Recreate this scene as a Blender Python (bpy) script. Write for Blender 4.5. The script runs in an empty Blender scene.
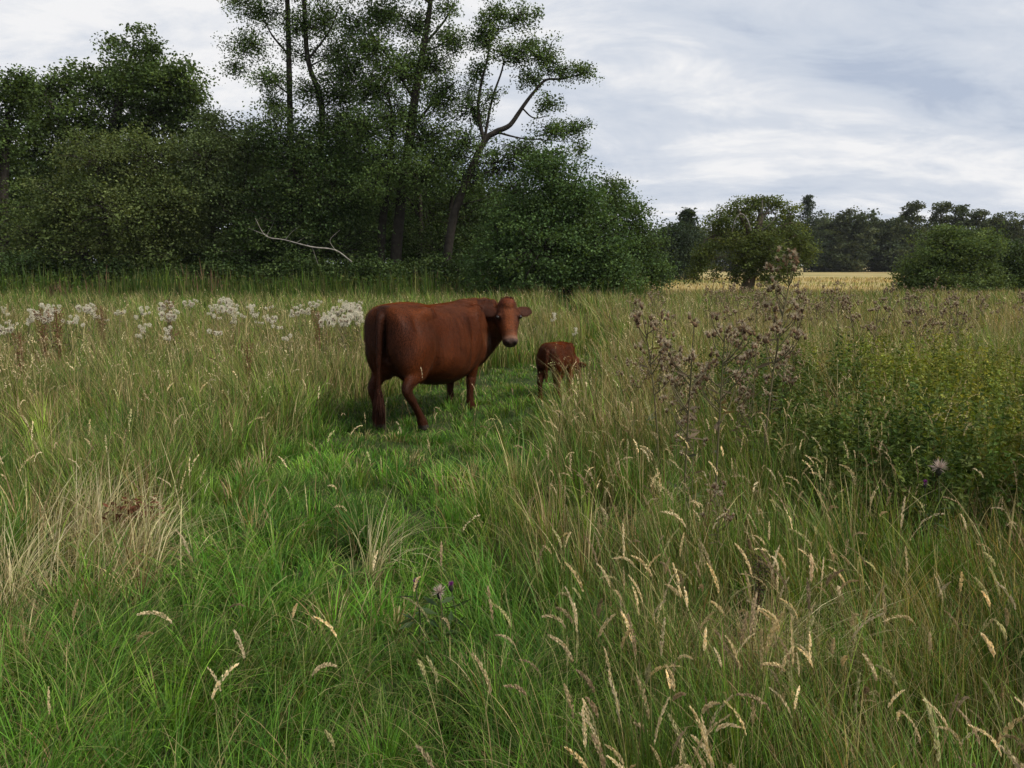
import bpy, math
import numpy as np
from mathutils import Vector

R = math.radians
sc = bpy.context.scene
COL = sc.collection
rng = np.random.default_rng(7)

# ------------------------------------------------------------------ camera
F_PX, CAM_H, PITCH = 800.0, 1.68, R(8.46)
cam_d = bpy.data.cameras.new('camera'); cam = bpy.data.objects.new('camera', cam_d); COL.objects.link(cam)
cam_d.sensor_width = 36.0; cam_d.lens = 36.0 * F_PX / 1024.0
cam_d.clip_start = 0.05; cam_d.clip_end = 6000
cam.location = (0, 0, CAM_H); cam.rotation_euler = (R(90) - PITCH, 0, 0)
sc.camera = cam

# ------------------------------------------------------------------ sky, sun, exposure
SUN_EL, SUN_AZ = R(48), R(112)            # azimuth clockwise from +Y
world = bpy.data.worlds.new('World'); sc.world = world; world.use_nodes = True
nt = world.node_tree; nt.nodes.clear()
def N(t, **kw):
    n = nt.nodes.new(t)
    for k, v in kw.items(): setattr(n, k, v)
    return n
L = nt.links.new
out = N('ShaderNodeOutputWorld'); bg = N('ShaderNodeBackground'); bg.inputs['Strength'].default_value = 0.1
sky = N('ShaderNodeTexSky', sky_type='NISHITA', sun_disc=False); sky.sun_elevation = SUN_EL; sky.sun_rotation = SUN_AZ
tc = N('ShaderNodeTexCoord'); sep = N('ShaderNodeSeparateXYZ'); L(tc.outputs['Generated'], sep.inputs[0])
za = N('ShaderNodeMath', operation='MAXIMUM'); L(sep.outputs['Z'], za.inputs[0]); za.inputs[1].default_value = 0.0
zb = N('ShaderNodeMath', operation='ADD'); L(za.outputs[0], zb.inputs[0]); zb.inputs[1].default_value = 0.26
dx = N('ShaderNodeMath', operation='DIVIDE'); L(sep.outputs['X'], dx.inputs[0]); L(zb.outputs[0], dx.inputs[1])
dy = N('ShaderNodeMath', operation='DIVIDE'); L(sep.outputs['Y'], dy.inputs[0]); L(zb.outputs[0], dy.inputs[1])
cmb = N('ShaderNodeCombineXYZ'); L(dx.outputs[0], cmb.inputs[0]); L(dy.outputs[0], cmb.inputs[1])
mp = N('ShaderNodeMapping'); L(cmb.outputs[0], mp.inputs[0])
mp.inputs['Rotation'].default_value = (0, 0, R(22)); mp.inputs['Scale'].default_value = (0.80, 1.25, 1); mp.inputs['Location'].default_value = (5.1, 3.4, 0)
def noise(vec, scale, detail, rough, dist):
    n = N('ShaderNodeTexNoise'); L(vec, n.inputs['Vector'])
    n.inputs['Scale'].default_value = scale; n.inputs['Detail'].default_value = detail
    n.inputs['Roughness'].default_value = rough; n.inputs['Distortion'].default_value = dist
    return n.outputs['Fac']
def ramp(fac, stops):
    r = N('ShaderNodeValToRGB'); L(fac, r.inputs[0]); e = r.color_ramp.elements
    while len(e) < len(stops): e.new(0.5)
    for el, (p, c) in zip(e, stops): el.position = p; el.color = (*c, 1)
    return r.outputs['Color']
n1 = noise(mp.outputs[0], 0.85, 8, 0.58, 0.35)
n2 = noise(mp.outputs[0], 3.2, 9, 0.66, 0.6)
ad = N('ShaderNodeMath', operation='MULTIPLY_ADD'); L(n2, ad.inputs[0]); ad.inputs[1].default_value = 0.46; L(n1, ad.inputs[2])
cl = ramp(ad.outputs[0], [(0.57, (3.4, 3.85, 4.75)), (0.66, (4.3, 4.7, 5.4)), (0.74, (4.9, 5.2, 5.75)), (0.85, (6.5, 6.5, 6.6))])
cov = ramp(n1, [(0.30, (0.86,) * 3), (0.45, (1, 1, 1))])
mx = N('ShaderNodeMix', data_type='RGBA'); L(cov, mx.inputs['Factor']); L(sky.outputs[0], mx.inputs['A']); L(cl, mx.inputs['B'])
L(mx.outputs['Result'], bg.inputs['Color']); L(bg.outputs[0], out.inputs['Surface'])
sun_d = bpy.data.lights.new('sun', 'SUN'); sun = bpy.data.objects.new('sun', sun_d); COL.objects.link(sun)
sun_d.energy = 3.1; sun_d.angle = R(10); sun_d.color = (1.0, 0.94, 0.86)
sdir = Vector((math.sin(SUN_AZ) * math.cos(SUN_EL), math.cos(SUN_AZ) * math.cos(SUN_EL), math.sin(SUN_EL)))
sun.rotation_euler = sdir.to_track_quat('Z', 'Y').to_euler(); sun.location = (0, 0, 40)
HAZE = 0.00010
vs = sc.view_settings
vs.view_transform = 'Standard'; vs.look = 'None'; vs.exposure = 0.47; vs.gamma = 1.0; vs.use_curve_mapping = False
sc.cycles.max_bounces = 6; sc.cycles.diffuse_bounces = 3; sc.cycles.transmission_bounces = 3; sc.cycles.transparent_max_bounces = 4

# ------------------------------------------------------------------ helpers
cp, sp_ = math.cos(PITCH), math.sin(PITCH)
def P(u, v, d):
    """world point that lies at depth Y=d in the direction of photo position u,v"""
    a, b = (u - 512) / F_PX, (384 - v) / F_PX
    y, z = cp + b * sp_, -sp_ + b * cp
    s = d / y
    return np.array([a * s, d, CAM_H + z * s])
def G(u, v):
    a, b = (u - 512) / F_PX, (384 - v) / F_PX
    y, z = cp + b * sp_, -sp_ + b * cp
    s = -CAM_H / z
    return np.array([a * s, y * s])

_sw = rng.normal(size=(10, 2)); _sp = rng.uniform(0, 6.28, 10)
def sfield(x, y, scale, seed=0):
    """smooth value field, about -1..1"""
    r = np.random.default_rng(100 + seed)
    w = r.normal(size=(9, 2)) * (6.28 / scale) * 0.45; p = r.uniform(0, 6.28, 9)
    s = sum(np.sin(x * w[i, 0] + y * w[i, 1] + p[i]) for i in range(9))
    return np.clip(s / 4.0, -1, 1)
def smooth(a, b, t):
    t = np.clip((t - a) / (b - a), 0, 1); return t * t * (3 - 2 * t)
def ground_z(x, y):
    x = np.asarray(x, float); y = np.asarray(y, float)
    near = 1 - smooth(25, 60, np.hypot(x, y))
    return near * (0.05 * sfield(x, y, 2.6, 1) + 0.05 * sfield(x, y, 7, 2)) * smooth(0.5, 2.5, np.hypot(x, y))

class Geo:
    def __init__(s): s.v = []; s.q = []; s.t = []; s.c = []; s.n = 0
    def add(s, v, q=None, t=None, c=(1, 1, 1)):
        v = np.asarray(v, np.float32).reshape(-1, 3)
        if q is not None and len(q): s.q.append(np.asarray(q, np.int64).reshape(-1, 4) + s.n)
        if t is not None and len(t): s.t.append(np.asarray(t, np.int64).reshape(-1, 3) + s.n)
        c = np.asarray(c, np.float32)
        if c.ndim == 1: c = np.broadcast_to(c, (len(v), 3))
        s.v.append(v); s.c.append(c); s.n += len(v)
    def build(s, name, mat, parent=None, smoothed=False, loc=None):
        v = np.concatenate(s.v); c = np.concatenate(s.c)
        if loc is not None: v = v - np.asarray(loc, np.float32)
        q = np.concatenate(s.q) if s.q else np.zeros((0, 4), np.int64)
        t = np.concatenate(s.t) if s.t else np.zeros((0, 3), np.int64)
        me = bpy.data.meshes.new(name)
        me.vertices.add(len(v)); me.vertices.foreach_set('co', v.astype(np.float32).ravel())
        nl = q.size + t.size
        me.loops.add(nl); me.loops.foreach_set('vertex_index', np.concatenate([q.ravel(), t.ravel()]).astype(np.int32))
        st = np.concatenate([np.arange(len(q)) * 4, q.size + np.arange(len(t)) * 3]).astype(np.int32)
        me.polygons.add(len(st)); me.polygons.foreach_set('loop_start', st)
        me.polygons.foreach_set('use_smooth', np.full(len(st), smoothed, bool))
        me.update(calc_edges=True)
        a = me.attributes.new('tint', 'FLOAT_COLOR', 'POINT')
        a.data.foreach_set('color', np.concatenate([c, np.ones((len(c), 1), np.float32)], 1).astype(np.float32).ravel())
        me.materials.append(mat)
        o = bpy.data.objects.new(name, me); COL.objects.link(o)
        if parent is not None: o.parent = parent
        if loc is not None and parent is None: o.location = loc
        return o

def tag(o, label=None, cat=None, group=None, kind=None):
    for k, v in (('label', label), ('category', cat), ('group', group), ('kind', kind)):
        if v: o[k] = v
    return o
def empty(name, loc, label, cat, group=None):
    o = bpy.data.objects.new(name, None); COL.objects.link(o); o.location = loc; o.empty_display_size = 0.2
    return tag(o, label, cat, group)
def copy_tree(o, parent=None):
    c = o.copy(); COL.objects.link(c); c.parent = parent
    for ch in list(o.children): copy_tree(ch, c)
    return c

# ---- materials
def mat_tint(name, trans=0.0, rough=0.6, spec=0.25, bump=0.0, bscale=30, var=0.0, vscale=6, tr_tint=(1.25, 1.15, 0.6)):
    m = bpy.data.materials.new(name); m.use_nodes = True
    t = m.node_tree; n = t.nodes; l = t.links.new; n.clear()
    o = n.new('ShaderNodeOutputMaterial'); b = n.new('ShaderNodeBsdfPrincipled'); a = n.new('ShaderNodeAttribute'); a.attribute_name = 'tint'
    b.inputs['Roughness'].default_value = rough; b.inputs['Specular IOR Level'].default_value = spec
    col = a.outputs['Color']
    if var:
        ns = n.new('ShaderNodeTexNoise'); ns.inputs['Scale'].default_value = vscale; ns.inputs['Detail'].default_value = 5
        tcn = n.new('ShaderNodeTexCoord'); l(tcn.outputs['Object'], ns.inputs['Vector'])
        mr = n.new('ShaderNodeMapRange'); l(ns.outputs['Fac'], mr.inputs[0]); mr.inputs[1].default_value = 0.3; mr.inputs[2].default_value = 0.7
        mr.inputs[3].default_value = 1 - var; mr.inputs[4].default_value = 1 + var
        mm = n.new('ShaderNodeVectorMath'); mm.operation = 'SCALE'; l(col, mm.inputs[0]); l(mr.outputs[0], mm.inputs['Scale']); col = mm.outputs[0]
    l(col, b.inputs['Base Color'])
    if bump:
        ns = n.new('ShaderNodeTexNoise'); ns.inputs['Scale'].default_value = bscale; ns.inputs['Detail'].default_value = 6
        tcn = n.new('ShaderNodeTexCoord'); l(tcn.outputs['Object'], ns.inputs['Vector'])
        bp = n.new('ShaderNodeBump'); bp.inputs['Strength'].default_value = bump; bp.inputs['Distance'].default_value = 0.02
        l(ns.outputs['Fac'], bp.inputs['Height']); l(bp.outputs[0], b.inputs['Normal'])
    if trans:
        tr = n.new('ShaderNodeBsdfTranslucent'); vm = n.new('ShaderNodeVectorMath'); vm.operation = 'MULTIPLY'
        l(col, vm.inputs[0]); vm.inputs[1].default_value = tr_tint; l(vm.outputs[0], tr.inputs['Color'])
        mx = n.new('ShaderNodeMixShader'); mx.inputs[0].default_value = trans
        l(b.outputs[0], mx.inputs[1]); l(tr.outputs[0], mx.inputs[2]); l(mx.outputs[0], o.inputs['Surface'])
    else:
        l(b.outputs[0], o.inputs['Surface'])
    return m
M_GRASS = mat_tint('grass_blade', trans=0.32, rough=0.55, spec=0.14, tr_tint=(1.4, 1.25, 0.5))
M_EAR = mat_tint('grass_ear', trans=0.3, rough=0.8, spec=0.1, tr_tint=(1.1, 1.0, 0.8))
M_LEAF = mat_tint('leaf', trans=0.30, rough=0.6, spec=0.12, tr_tint=(1.35, 1.2, 0.5))
M_BARK = mat_tint('bark', rough=0.9, spec=0.1, bump=0.8, bscale=12, var=0.35, vscale=5)
M_STEM = mat_tint('dry_stem', rough=0.8, spec=0.1, var=0.2, vscale=20)
M_FLUFF = mat_tint('seed_fluff', trans=0.3, rough=0.9, spec=0.05, tr_tint=(1, 1, 0.95))
M_HORN = mat_tint('hoof_horn', rough=0.5, spec=0.3, var=0.2, vscale=20)

# ---- vectorised shapes
def ribbon_curve(root, h, az, lean, nseg, power=1.2, bow=None):
    n = len(root); t = (np.arange(nseg) + 0.5) / nseg
    phi = lean[:, None] * t[None, :] ** power
    st = (h / nseg)[:, None]
    dx = np.sin(phi) * st; dz = np.cos(phi) * st
    cx = np.concatenate([np.zeros((n, 1)), np.cumsum(dx, 1)], 1); cz = np.concatenate([np.zeros((n, 1)), np.cumsum(dz, 1)], 1)
    p = np.empty((n, nseg + 1, 3))
    p[..., 0] = root[:, None, 0] + cx * np.cos(az)[:, None]; p[..., 1] = root[:, None, 1] + cx * np.sin(az)[:, None]
    p[..., 2] = root[:, None, 2] + cz
    return p
def ribbons(geo, root, h, az, lean, w, col, nseg, power=1.2, side_jit=0.7, taper=True, tipcol=None):
    n = len(root)
    if n == 0: return None
    p = ribbon_curve(root, h, az, lean, nseg, power)
    sa = az + math.pi / 2 + rng.normal(0, side_jit, n)
    side = np.stack([np.cos(sa), np.sin(sa), np.zeros(n)], 1)
    t = np.linspace(0, 1, nseg + 1)
    prof = (0.75 + 0.5 * t - 1.2 * t ** 2.2) if taper else np.ones_like(t) * (1 - 0.4 * t)
    off = side[:, None, :] * (np.maximum(prof, 0.05)[None, :] * w[:, None] * 0.5)[..., None]
    v = np.stack([p - off, p + off], 2)
    b = np.arange(n)[:, None] * (2 * (nseg + 1)) + np.arange(nseg)[None, :] * 2
    q = np.stack([b, b + 1, b + 3, b + 2], -1)
    c = np.repeat(col[:, None, :], 2 * (nseg + 1), 1)
    if tipcol is not None:
        tt = np.repeat(t, 2)[None, :, None] ** 2; c = c * (1 - tt) + tipcol[:, None, :] * tt
    geo.add(v.reshape(-1, 3), q, None, c.reshape(-1, 3))
    return p
def leaf_quads(geo, cen, length, width, col, flat=0.5, dirs=None):
    """diamond leaves, folded along the middle"""
    n = len(cen)
    if dirs is None: dirs = rng.normal(size=(n, 3)); dirs[:, 2] = dirs[:, 2] * 0.6 - 0.25
    d = dirs / np.linalg.norm(dirs, axis=1, keepdims=True)
    nn = rng.normal(size=(n, 3)) * (1 - flat); nn[:, 2] += 0.8 * flat + 0.2
    s = np.cross(d, nn); s /= np.linalg.norm(s, axis=1, keepdims=True) + 1e-6
    up = np.cross(s, d)
    Ln = np.broadcast_to(length, n)[:, None]; Wn = np.broadcast_to(width, n)[:, None]
    v = np.stack([cen - d * Ln * 0.5, cen - s * Wn * 0.5 + up * Wn * 0.12, cen + d * Ln * 0.5, cen + s * Wn * 0.5 + up * Wn * 0.12], 1)
    b = np.arange(n)[:, None] * 4
    t = np.concatenate([b + [0, 1, 2], b + [0, 2, 3]])
    geo.add(v.reshape(-1, 3), None, t, np.repeat(col, 4, 0) if np.ndim(col) == 2 else col)
def catmull(pts, k=5):
    pts = np.asarray(pts, float); n = len(pts)
    if n < 3: 
        t = np.linspace(0, 1, k + 1)[:, None]; return pts[0] * (1 - t) + pts[-1] * t
    ex = np.vstack([2 * pts[0] - pts[1], pts, 2 * pts[-1] - pts[-2]]); o = []
    for i in range(n - 1):
        p0, p1, p2, p3 = ex[i:i + 4]
        for t in np.linspace(0, 1, k, endpoint=False):
            o.append(0.5 * (2 * p1 + (p2 - p0) * t + (2 * p0 - 5 * p1 + 4 * p2 - p3) * t * t + (3 * p1 - p0 - 3 * p2 + p3) * t ** 3))
    o.append(pts[-1]); return np.array(o)
def tube(geo, pts, rad, col, sides=7, k=4, wob=0.0):
    pr = np.hstack([np.asarray(pts, float), np.asarray(rad, float)[:, None]])
    c = catmull(pr, k); p, r = c[:, :3], np.maximum(c[:, 3], 0.0004)
    m = len(p); T = np.gradient(p, axis=0); T /= np.linalg.norm(T, axis=1, keepdims=True) + 1e-9
    ref = np.array([0.3, 0.9, 0.1]) if abs(T[:, 2]).mean() > 0.5 else np.array([0, 0, 1.0])
    A = np.cross(T, ref); A /= np.linalg.norm(A, axis=1, keepdims=True) + 1e-9; B = np.cross(T, A)
    th = np.arange(sides) * 2 * math.pi / sides
    rr = r[:, None] * (1 + (rng.uniform(-wob, wob, (m, sides)) if wob else 0))
    v = p[:, None, :] + rr[..., None] * (np.cos(th)[None, :, None] * A[:, None] + np.sin(th)[None, :, None] * B[:, None])
    i = np.arange(m - 1)[:, None] * sides; j = np.arange(sides)[None, :]; j2 = (j + 1) % sides
    q = np.stack([i + j, i + j2, i + sides + j2, i + sides + j], -1).reshape(-1, 4)
    geo.add(v.reshape(-1, 3), q, None, col)
def twigs(geo, a, b, r0, r1, col, sag=0.1):
    """many three-sided twigs with one bend each"""
    n = len(a); mid = (a + b) / 2 + rng.normal(0, sag, (n, 3)) * np.linalg.norm(b - a, axis=1, keepdims=True)
    d = b - a; d /= np.linalg.norm(d, axis=1, keepdims=True) + 1e-9
    ref = np.where(np.abs(d[:, 2:3]) > 0.8, np.array([[1.0, 0, 0]]), np.array([[0, 0, 1.0]]))
    A = np.cross(d, ref); A /= np.linalg.norm(A, axis=1, keepdims=True) + 1e-9; B = np.cross(d, A)
    vs_ = []
    for p, r in ((a, r0), (mid, (r0 + r1) / 2), (b, r1)):
        for k in range(3):
            th = k * 2.094; vs_.append(p + r * (math.cos(th) * A + math.sin(th) * B))
    v = np.stack(vs_, 1); base = np.arange(n)[:, None] * 9; q = []
    for l_ in (0, 3):
        for k in range(3):
            k2 = (k + 1) % 3; q.append(base + [l_ + k, l_ + k2, l_ + 3 + k2, l_ + 3 + k])
    geo.add(v.reshape(-1, 3), np.concatenate(q), None, col)
def ears(geo, tips, az, droop, length, width, col, K=30):
    """feathery seed heads: K spikelets round a drooping axis"""
    n = len(tips)
    if n == 0: return
    s = rng.uniform(0, 1, (n, K)); ph = droop[:, None] * (0.4 + 0.6 * s)
    lx = np.sin(ph) * s * length[:, None]; lz = np.cos(ph) * s * length[:, None]
    prof = np.sin(np.pi * np.clip(s * 0.86 + 0.1, 0, 1)) ** 0.8
    rad = rng.normal(size=(n, K, 3)); rad /= np.linalg.norm(rad, axis=2, keepdims=True)
    axis = np.stack([np.sin(ph) * np.cos(az)[:, None], np.sin(ph) * np.sin(az)[:, None], np.cos(ph)], -1)
    cen = tips[:, None, :] + np.stack([lx * np.cos(az)[:, None], lx * np.sin(az)[:, None], lz], -1) + rad * (prof * width[:, None] * 0.34)[..., None]
    d = axis + rad * (0.35 if K > 20 else .55)
    cc = col[:, None, :] * rng.uniform(0.75, 1.2, (n, K, 1))
    leaf_quads(geo, cen.reshape(-1, 3), np.repeat(np.maximum(width * 0.6, (0.09 if K > 20 else .16) * length), K), np.repeat(width * 0.30, K), cc.reshape(-1, 3), 0.2, d.reshape(-1, 3))

# ------------------------------------------------------------------ ground
def axis_grid(lim):
    a = np.concatenate([np.arange(0, 14, 0.25), np.arange(14, 40, 1.0), np.geomspace(40, lim, 26)])
    return a
ys = np.concatenate([-axis_grid(400)[1:][::-1][:120], axis_grid(2500)]); xs = np.concatenate([-axis_grid(2500)[1:][::-1], axis_grid(2500)])
gx, gy = np.meshgrid(xs, ys); gz = ground_z(gx, gy)
m, n_ = gx.shape
i = np.arange(m - 1)[:, None] * n_; j = np.arange(n_ - 1)[None, :]
q = np.stack([i + j, i + j + 1, i + n_ + j + 1, i + n_ + j], -1).reshape(-1, 4)
mg = bpy.data.materials.new('meadow_soil'); mg.use_nodes = True
t_ = mg.node_tree; b_ = t_.nodes['Principled BSDF']; b_.inputs['Roughness'].default_value = 0.95; b_.inputs['Specular IOR Level'].default_value = 0.05
tcn = t_.nodes.new('ShaderNodeTexCoord')
def gnoise(scale, detail=6):
    n = t_.nodes.new('ShaderNodeTexNoise'); n.inputs['Scale'].default_value = scale; n.inputs['Detail'].default_value = detail; n.inputs['Roughness'].default_value = 0.65
    t_.links.new(tcn.outputs['Object'], n.inputs['Vector']); return n.outputs['Fac']
def gramp(f, stops):
    r = t_.nodes.new('ShaderNodeValToRGB'); t_.links.new(f, r.inputs[0]); e = r.color_ramp.elements
    while len(e) < len(stops): e.new(0.5)
    for el, (p, c) in zip(e, stops): el.position = p; el.color = (*c, 1)
    return r.outputs['Color']
near_c = gramp(gnoise(3.5, 8), [(0.3, (0.018, 0.026, 0.009)), (0.55, (0.035, 0.05, 0.016)), (0.75, (0.075, 0.062, 0.03))])
far_c = gramp(gnoise(0.09, 8), [(0.36, (0.19, 0.18, 0.070)), (0.5, (0.31, 0.25, 0.11)), (0.62, (0.38, 0.29, 0.135))])
spy = t_.nodes.new('ShaderNodeSeparateXYZ'); t_.links.new(tcn.outputs['Object'], spy.inputs[0])
mr = t_.nodes.new('ShaderNodeMapRange'); mr.interpolation_type = 'SMOOTHSTEP'; t_.links.new(spy.outputs['Y'], mr.inputs[0]); mr.inputs[1].default_value = 36; mr.inputs[2].default_value = 50
mrx = t_.nodes.new('ShaderNodeMapRange'); mrx.interpolation_type = 'SMOOTHSTEP'; t_.links.new(spy.outputs['X'], mrx.inputs[0]); mrx.inputs[1].default_value = 4; mrx.inputs[2].default_value = 9
mlt = t_.nodes.new('ShaderNodeMath'); mlt.operation = 'MULTIPLY'; t_.links.new(mr.outputs[0], mlt.inputs[0]); t_.links.new(mrx.outputs[0], mlt.inputs[1]); mr = mlt
mxg = t_.nodes.new('ShaderNodeMix'); mxg.data_type = 'RGBA'
t_.links.new(mr.outputs[0], mxg.inputs['Factor']); t_.links.new(near_c, mxg.inputs['A']); t_.links.new(far_c, mxg.inputs['B']); t_.links.new(mxg.outputs['Result'], b_.inputs['Base Color'])
g = Geo(); g.add(np.stack([gx, gy, gz], -1).reshape(-1, 3), q)
tag(g.build('ground', mg, smoothed=True), kind='structure')

# ------------------------------------------------------------------ air
mh = bpy.data.materials.new('air'); mh.use_nodes = True; th_ = mh.node_tree; th_.nodes.clear()
oh = th_.nodes.new('ShaderNodeOutputMaterial'); pv = th_.nodes.new('ShaderNodeVolumePrincipled'); pv.inputs['Color'].default_value = (.92, .95, 1, 1); pv.inputs['Density'].default_value = HAZE
th_.links.new(pv.outputs[0], oh.inputs['Volume'])
hb = [(x, y, z) for z in (-1.2, 24) for y in (-420, 2600) for x in (-2600, 2600)]
me = bpy.data.meshes.new('haze'); me.from_pydata(hb, [], [(0, 2, 3, 1), (4, 5, 7, 6), (0, 1, 5, 4), (2, 6, 7, 3), (0, 4, 6, 2), (1, 3, 7, 5)]); me.materials.append(mh)
o = bpy.data.objects.new('haze', me); COL.objects.link(o); tag(o, 'thin pale summer haze over the meadow', kind='stuff')

# ------------------------------------------------------------------ zones of the meadow
_pv = [(768, 290, 330), (700, 300, 280), (600, 325, 195), (520, 345, 145), (450, 412, 140), (425, 450, 145), (410, 475, 150), (395, 515, 115), (385, 535, 75), (370, 575, 40), (355, 610, 20)]
_pY = []; _pX = []; _pW = []
for v_, u_, h_ in _pv:
    a = G(u_, v_); b2 = G(u_ + h_, v_); _pY.append(a[1]); _pX.append(a[0]); _pW.append(b2[0] - a[0])
def lush(x, y):
    c = np.interp(y, _pY, _pX); w = np.interp(y, _pY, _pW)
    e = sfield(x, y, 1.6, 5) * 0.25
    return 1 - smooth(0.75, 1.25, np.abs(x - c) / w + e)
STRAW = [(*G(95, 555), .5), (*G(15, 630), .32), (*G(372, 585), .14), (*G(150, 590), .3), (*G(650, 545), .5), (*G(770, 690), .45), (*G(60, 470), .4)]
BLEACH = np.array([(.42, .37, .20), (.34, .31, .16), (.50, .44, .27), (.30, .24, .13), (.30, .32, .12)])
def straw(x, y):
    s = np.zeros_like(x)
    for cx, cy, r in STRAW: s = np.maximum(s, 1 - smooth(0.4, 1.1, np.hypot(x - cx, y - cy) / r + 0.25 * sfield(x, y, .8, 9)))
    return s
def dryness(x, y):
    d = 0.08 + 0.20 * smooth(4.6, 9, y) * (1 - smooth(17, 21, y)) + 0.12 * smooth(0.2, 1.2, x) * smooth(1.4, 2.2, y)
    d = d + 0.10 * smooth(0, 6, x) * smooth(9, 20, y) + 0.45 * smooth(34, 44, y) * smooth(0, 8, x)
    d = d + 0.28 * sfield(x, y, 2.2, 11) * smooth(3, 6, y) + 0.12 * sfield(x, y, 0.8, 12)
    d = np.maximum(d, 0.8 * straw(x, y)); d = d * (1 - 0.85 * lush(x, y))
    return np.clip(d, 0.02, 0.95)
def tallness(x, y):
    h = 0.31 + 0.21 * smooth(4.0, 8, y) + 0.10 * sfield(x, y, 1.5, 21) + 0.10 * smooth(0.1, 1.0, x) * smooth(2.0, 3.0, y)
    h = h - 0.15 * straw(x, y) - 0.2 * smooth(36, 46, y) - 0.16 * smooth(15, 24, y) * smooth(1, 5, x)
    lu = lush(x, y); hl = 0.25 - 0.15 * smooth(3.2, 6.4, y) + 0.09 * sfield(x, y, 0.75, 22)
    return np.maximum(h * (1 - lu) + hl * lu, 0.08)
GREENS = np.array([(0.070, 0.140, 0.018), (0.098, 0.175, 0.022), (0.044, 0.098, 0.014), (0.140, 0.200, 0.032), (0.075, 0.135, 0.028)])
OLIVES = np.array([(0.110, 0.130, 0.034), (0.085, 0.105, 0.028), (0.150, 0.150, 0.050)])
DRYS = np.array([(0.34, 0.265, 0.125), (0.24, 0.180, 0.085), (0.44, 0.36, 0.19), (0.20, 0.130, 0.065), (0.30, 0.25, 0.11)])
def pick(pal, n): return pal[rng.integers(0, len(pal), n)] * np.clip(rng.lognormal(0, .28, (n, 1)), .5, 1.8)
def scatter(y0, y1, dens, margin=1.2):
    xm = 0.70 * y1 + margin; n = int((y1 - y0) * 2 * xm * dens)
    x = rng.uniform(-xm, xm, n); y = rng.uniform(y0, y1, n); k = np.abs(x) < 0.70 * y + margin
    return x[k], y[k]

def sward(y0, y1, tufts, per, w, nseg, spread, hscale=1.0, tree_gap=False):
    geo = Geo()
    x, y = scatter(y0, y1, tufts)
    if tree_gap:
        k = ~((x < 5.5) & (y > 37.5)); x, y = x[k], y[k]
    if y1 < 10:
        k = 1 - 0.35 * (sfield(x, y, 0.45, 31) > 0.55); kk = rng.uniform(size=len(x)) < k; x, y = x[kk], y[kk]
    n = len(x); D = dryness(x, y); H = tallness(x, y) * rng.uniform(0.75, 1.25, n); S = straw(x, y); LU = lush(x, y)
    tz = rng.uniform(0.5, 1.45, n)
    wind = 2.2 + 1.5 * sfield(x, y, 2.0, 41) + 1.6 * LU * sfield(x, y, 0.9, 42)
    rep = lambda a: np.repeat(a, per, 0)
    N_ = n * per; az = rng.uniform(0, 2 * math.pi, N_)
    rr = np.abs(rng.normal(0, spread, N_))
    bx = rep(x) + rr * np.cos(az); by = rep(y) + rr * np.sin(az)
    wa = rep(wind); lean = np.abs(rng.normal(0.78, 0.42, N_)) + 0.75 * rep(LU) + 0.85 * rep(S)
    ax_ = np.cos(az) + 0.75 * np.cos(wa); ay_ = np.sin(az) + 0.75 * np.sin(wa); az2 = np.arctan2(ay_, ax_) + rng.normal(0, .25, N_)
    h = rep(H) * rng.uniform(0.55, 1.25, N_) * hscale * (1 + 0.25 * lean * 0.5)
    dd = rep(D); isdry = rng.uniform(size=N_) < dd
    col = np.where((rng.uniform(size=N_) < 0.15 + 0.5 * dd)[:, None], pick(OLIVES, N_), pick(GREENS, N_)) * rep(tz)[:, None]
    yel = rep(0.5 + 0.5 * sfield(x, y, 1.1, 51))[:, None]
    col = col * (1 - 0.2 * yel) + col * np.array([1.45, 1.12, 1.0]) * 0.2 * yel
    col = col * rep(np.clip(1 + .38 * sfield(x, y, .75, 52), .55, 1.45))[:, None]
    lu = rep(LU)[:, None]; col = col * (1 + lu * np.array([-0.18, 0.06, -0.25]))
    col = np.where(isdry[:, None], pick(DRYS, N_), col)
    root = np.stack([bx, by, ground_z(bx, by) - 0.01], 1)
    ww = w * rng.uniform(0.6, 1.35, N_) * np.where(isdry, 0.75, 1.0)
    tip = np.where((rng.uniform(size=N_) < 0.22)[:, None], pick(DRYS, N_), col)
    ribbons(geo, root, h, az2, lean, ww, col, nseg, tipcol=tip)
    return geo
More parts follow.
